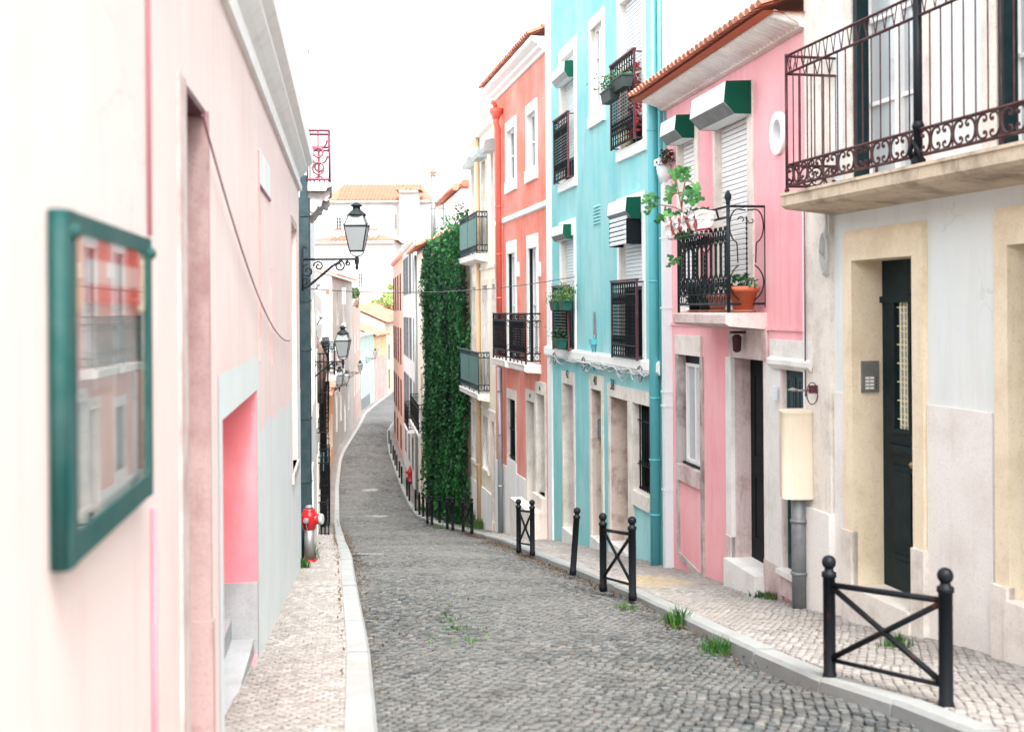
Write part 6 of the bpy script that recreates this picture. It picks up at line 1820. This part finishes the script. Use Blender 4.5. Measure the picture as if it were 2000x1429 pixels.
def pink_balcony_plants():
    w = W1; s0, s1, zf, dep = PB
    h = w.hit(1452, 600, .22); clay_pot(w, h[0], .22, zf + .015, .165, .28, 'large terracotta pot at the near corner of the pink balcony', 'terracotta', 'herb_leaf', 60, .14)
    h = w.hit(1400, 600, .28); clay_pot(w, h[0], .27, zf + .015, .12, .20, 'smaller brown clay pot in the middle of the pink balcony', 'pot_brown')
    h = w.hit(1376, 600, .30); clay_pot(w, h[0], .28, zf + .015, .10, .18, 'grey pot behind the middle of the pink balcony railing', 'planter_grey', 'herb_leaf', 30, .2)
    h = w.hit(1354, 600, .30); clay_pot(w, h[0], .27, zf + .015, .11, .34, 'tall black pot at the far end of the pink balcony', 'dark_void', rim=False)
    # hanging tray with wrapping and fig
    n = dep + .12
    sa, za = w.hit(1376, 432, n); sb, _ = w.hit(1318, 440, n); zc = w.hit(1345, 462, n)[1]
    root = thing('hanging_planter', 'red trough wrapped in plastic in a wire basket on the pink balcony rail', 'planter', w.fr((sa + sb) / 2, n, zc))
    m = w.mb().m('planter_red'); zt_ = w.hit(1345, 428, n)[1]
    def rg(hw, ex, zz): return [(sa - ex, n - hw, zz), (sb + ex, n - hw, zz), (sb + ex, n + hw, zz), (sa - ex, n + hw, zz)]
    m.hexa(rg(.05, -.05, zc + .05), rg(.07, -.02, zt_)); m.hexa(rg(.085, .0, zt_ + .001), rg(.085, .0, zt_ + .02)); build('trough', m, root)
    m = w.mb().m('plastic_film'); rnd = random.Random(8)
    for sx, in ((sa - .01,), (sb + .01,)):
        rows = []
        for j in range(6):
            zz = lerp(zt_ + .06, zc + .06, j / 5); rows.append([m.pt((sx + rnd.uniform(-.02, .02), n + (i / 4 - .5) * (.27 - .02 * j) + rnd.uniform(-.015, .015), zz + rnd.uniform(-.02, .02))) for i in range(5)])
        for A, B in zip(rows, rows[1:]):
            for i in range(4): m.face([A[i], A[i + 1], B[i + 1], B[i]])
    for (u, wd) in ((.12, .16), (.40, .16), (.66, .20), (.92, .16)):
        x = lerp(sa, sb, u); rows = []
        for j in range(6):
            zz = lerp(zt_ + .05, zc + .05, j / 5); rows.append([m.pt((x + (i / 4 - .5) * wd + rnd.uniform(-.015, .015), n + .12 + rnd.uniform(-.02, .03) - .03 * j / 5, zz + rnd.uniform(-.02, .02))) for i in range(5)])
        for A, B in zip(rows, rows[1:]):
            for i in range(4): m.face([A[i], A[i + 1], B[i + 1], B[i]])
    build('wrapping', m, root)
    m = w.mb().m('grey_metal')
    for zz, hw in ((zt_ - .05, .125), (zc, .08)): m.tube([(sa - .02, n - hw, zz), (sb + .02, n - hw, zz), (sb + .02, n + hw, zz), (sa - .02, n + hw, zz)], .005, 4, closed=True)
    for k in range(5): x = lerp(sa, sb, k / 4); m.tube([(x, n + .125, zt_ - .05), (x, n + .08, zc), (x, n - .08, zc)], .004, 4)
    build('wire_basket', m, root)
    m = w.mb().m('herb_leaf')
    for _ in range(220): m.leaf((random.uniform(sa, lerp(sa, sb, .6)), n + random.gauss(0, .05), zt_ + random.uniform(-.02, .10)), .05)
    for _ in range(140): m.leaf((lerp(sa, sb, random.uniform(.25, .75)), n + random.uniform(.02, .1), zc + random.uniform(-.03, .08)), .05)
    build('foliage', m, root)
    # fig
    def S(px, py, nn=n): q = w.hit(px, py, nn); return (q[0], nn, q[1])
    base = S(1333, 428)
    fig = thing('fig_plant', 'young fig tree with broad green lobed leaves rising from the balcony planter', 'fig tree', w.fr(*base))
    m = w.mb().m('fig_bark'); br = [
        [(1333, 428), (1331, 404), (1327, 385), (1324, 370), (1322, 350)], [(1331, 404), (1334, 378), (1338, 355)], [(1327, 377), (1336, 376), (1348, 374)],
        [(1338, 352), (1350, 355), (1358, 362)], [(1330, 412), (1318, 405), (1300, 402), (1283, 399), (1264, 392)], [(1327, 377), (1314, 378), (1306, 372)], [(1300, 402), (1298, 412)]]
    for b_ in br: m.tube([S(*p) for p in b_], .009, 5, radii=[.012 - .0018 * k for k in range(len(b_))])
    build('stem', m, fig)
    m = MB().m('fig_leaf'); random.seed(14)
    view = Vector(w.fr(*base)).normalized(); ax_ = view.cross(Vector((0, 0, 1))).normalized(); az_ = ax_.cross(view).normalized()
    LB = w.fr
    def figleaf(c, sz, ang, tilt):
        """lobed leaf: fan of five lobes"""
        N_ = 15; ctr = LB(*c); cs, sn = math.cos(ang), -math.sin(ang); pts = []; sz *= 1.15
        for k in range(N_ + 1):
            a = lerp(-2.5, 2.5, k / N_); r = sz * (.62 + .38 * abs(math.cos(a * 1.55))) * (1 if abs(a) < 1.9 else .75)
            u, v = r * math.sin(a), r * math.cos(a); x, z_ = u * cs - v * sn, u * sn + v * cs
            pts.append(ctr + ax_ * x + az_ * z_ * math.sqrt(max(.35, 1 - tilt * tilt)) + view * (z_ * tilt * .8 + x * .3 * tilt + random.uniform(-.01, .01) + r * r * 2))
        i0 = m.pt(ctr); ids = [m.pt(p) for p in pts]
        for k in range(N_): m.face([i0, ids[k], ids[k + 1]])
    L_ = [(1322, 338, .06, 1.2), (1330, 335, .085, -.6), (1313, 340, .07, 1.0), (1338, 334, .06, -1.4), (1325, 350, .07, .2), (1336, 347, .065, -2.4), (1358, 360, .05, 3.0), (1343, 332, .05, -1),
          (1308, 374, .085, 1.3), (1302, 378, .05, 1.6), (1315, 372, .05, .3), (1350, 378, .09, -1.2), (1362, 376, .08, -1.5), (1368, 384, .06, -2.2), (1356, 388, .07, 2.9), (1346, 372, .06, -.5), (1340, 392, .04, 3.1),
          (1304, 392, .06, .6), (1298, 420, .10, 2.6), (1305, 418, .07, -2.7), (1310, 414, .06, -2.2), (1262, 388, .07, 1.4), (1272, 383, .065, .3), (1256, 394, .05, 1.7), (1268, 404, .06, 2.7), (1274, 396, .07, -2.9),
          (1264, 414, .05, 3.0), (1284, 432, .05, 3.0), (1283, 388, .045, -.6), (1324, 418, .05, -.2), (1278, 402, .03, 2), (1345, 340, .05, -1.8), (1318, 360, .04, 2.6), (1352, 394, .05, 3.0), (1331, 384, .035, 1.0)]
    for px, py, sz, ang in L_:
        q = S(px, py, n + random.uniform(-.10, .12)); figleaf(q, sz * 1.0, ang, random.uniform(-.75, .75))
    build('foliage', m, fig)
    # shoot poking through the railing
    m = MB().m('fig_leaf')
    for px, py, sz, ang in ((1308, 503, .05, 1.2), (1313, 512, .045, 2.4), (1325, 508, .05, -1.3), (1305, 518, .035, 2.2)): q = S(px, py, dep + .05); figleaf(q, sz, ang, .4)
    m.m('fig_bark'); m.tube([LB(*S(1340, 530, dep - .1)), LB(*S(1325, 515, dep)), LB(*S(1311, 510, dep + .05))], .006, 4)
    single('fig_shoot', m, w.fr(*S(1330, 520, dep)), 'small leafy shoot poking out between the pink balcony bars', 'plant')
    # houseplant leaves on hopper
    m = W1.mb().m('dry_leaf'); h = W1.hit(1303, 306, .1)
    for _ in range(120): m.leaf((h[0] + random.gauss(0, .06), .1 + random.gauss(0, .05), h[1] + random.uniform(-.09, .09)), .06)
    single('dried_plant', m, W1.fr(h[0], .1, h[1]), 'dry reddish plant growing on the white hopper', 'plant')
pink_balcony_plants()

def crown(name, label, px, py, rpx, Y, nl, mat, zb, leafs=.35, cat='tree'):
    c = Vector(at(px, py, Y)); r = rpx / FPX * Y
    root = thing(name, label, cat, (c.x, c.y, zb))
    m = MB().m('bark'); m.tube([(c.x, c.y, zb), (c.x + .2, c.y, lerp(zb, c.z, .6)), (c.x, c.y, c.z + r * .4)], .15, 7, radii=[.25, .18, .06])
    rnd = random.Random(px)
    for k in range(7): a = rnd.uniform(0, 6.3); m.tube([(c.x + .1, c.y, lerp(zb, c.z, .7)), (c.x + r * .7 * math.cos(a), c.y + r * .7 * math.sin(a), c.z + rnd.uniform(-.4, .6) * r)], .05, 5)
    build('trunk', m, root)
    m = MB().m(mat); cl = [(c + Vector((rnd.gauss(0, .5) * r, rnd.gauss(0, .4) * r, rnd.gauss(0, .5) * r)), r * rnd.uniform(.2, .45)) for _ in range(16)]
    for _ in range(nl):
        q, rr = rnd.choice(cl); d = Vector((random.gauss(0, 1), random.gauss(0, 1), random.gauss(0, 1))).normalized(); m.leaf(q + d * rr * random.random() ** .4, leafs * random.uniform(.6, 1.2))
    build('crown', m, root)
random.seed(3)
crown('tree', 'light yellow green tree far behind the street roofs', 750, 590, 24, 139, 2600, 'far_leaf', -9)
crown('tree', 'small pale tree left of the yellow green one', 731, 604, 11, 139, 900, 'far_leaf', -9)
crown('bush', 'leafy bush overhanging the weathered pinkish house top', 694, 572, 9, 93, 1400, 'fern_leaf', .3, .3, 'bush')
crown('bush', 'small balcony greenery on the left beside the red brown shutter', 612, 651, 4.5, 30, 260, 'fern_leaf', -2.3, .12, 'bush')
crown('bush', 'potted greenery on the small left balcony ledge', 614, 680, 4, 32, 220, 'fern_leaf', -1.7, .10, 'bush')

# ================================================================== CAMERA, LIGHT
cam = bpy.data.cameras.new('Camera'); co = bpy.data.objects.new('Camera', cam); COL.objects.link(co); S.camera = co
cam.sensor_width = 36; cam.sensor_fit = 'HORIZONTAL'; cam.lens = 36 * FPX / 2000.0
cam.shift_y = -(714.5 - HZ) / 2000.0; cam.clip_end = 2000; cam.clip_start = .05
co.matrix_world = Matrix.Rotation(PI / 2, 4, 'X') @ Matrix.Rotation(ROLL, 4, 'Z')
cam.dof.use_dof = True; cam.dof.focus_distance = 21.0; cam.dof.aperture_fstop = 1.9

W = bpy.data.worlds.new('World'); S.world = W; W.use_nodes = True
nt = W.node_tree; bg = nt.nodes['Background']
sky = nt.nodes.new('ShaderNodeTexSky'); sky.sky_type = 'NISHITA'; sky.sun_disc = False
EL, AZ = math.radians(55), math.radians(165)
sky.sun_elevation = EL; sky.sun_rotation = AZ; sky.air_density = 1.0; sky.dust_density = 4.0; sky.ozone_density = 1.0
hs = nt.nodes.new('ShaderNodeHueSaturation'); hs.inputs['Saturation'].default_value = .14
nt.links.new(sky.outputs[0], hs.inputs['Color']); nt.links.new(hs.outputs[0], bg.inputs[0]); bg.inputs[1].default_value = .15
sun = bpy.data.lights.new('sun', 'SUN'); so = bpy.data.objects.new('sun', sun); COL.objects.link(so)
sun.energy = 1.5; sun.angle = math.radians(16); sun.color = (1, .95, .88)
d = Vector((math.sin(AZ) * math.cos(EL), math.cos(AZ) * math.cos(EL), math.sin(EL)))
so.rotation_euler = d.to_track_quat('Z', 'Y').to_euler()
S.view_settings.view_transform = 'Standard'; S.view_settings.look = 'None'; S.view_settings.exposure = 2.15; S.view_settings.gamma = 1
S.cycles.use_denoising = True; S.cycles.max_bounces = 8; S.cycles.transparent_max_bounces = 8
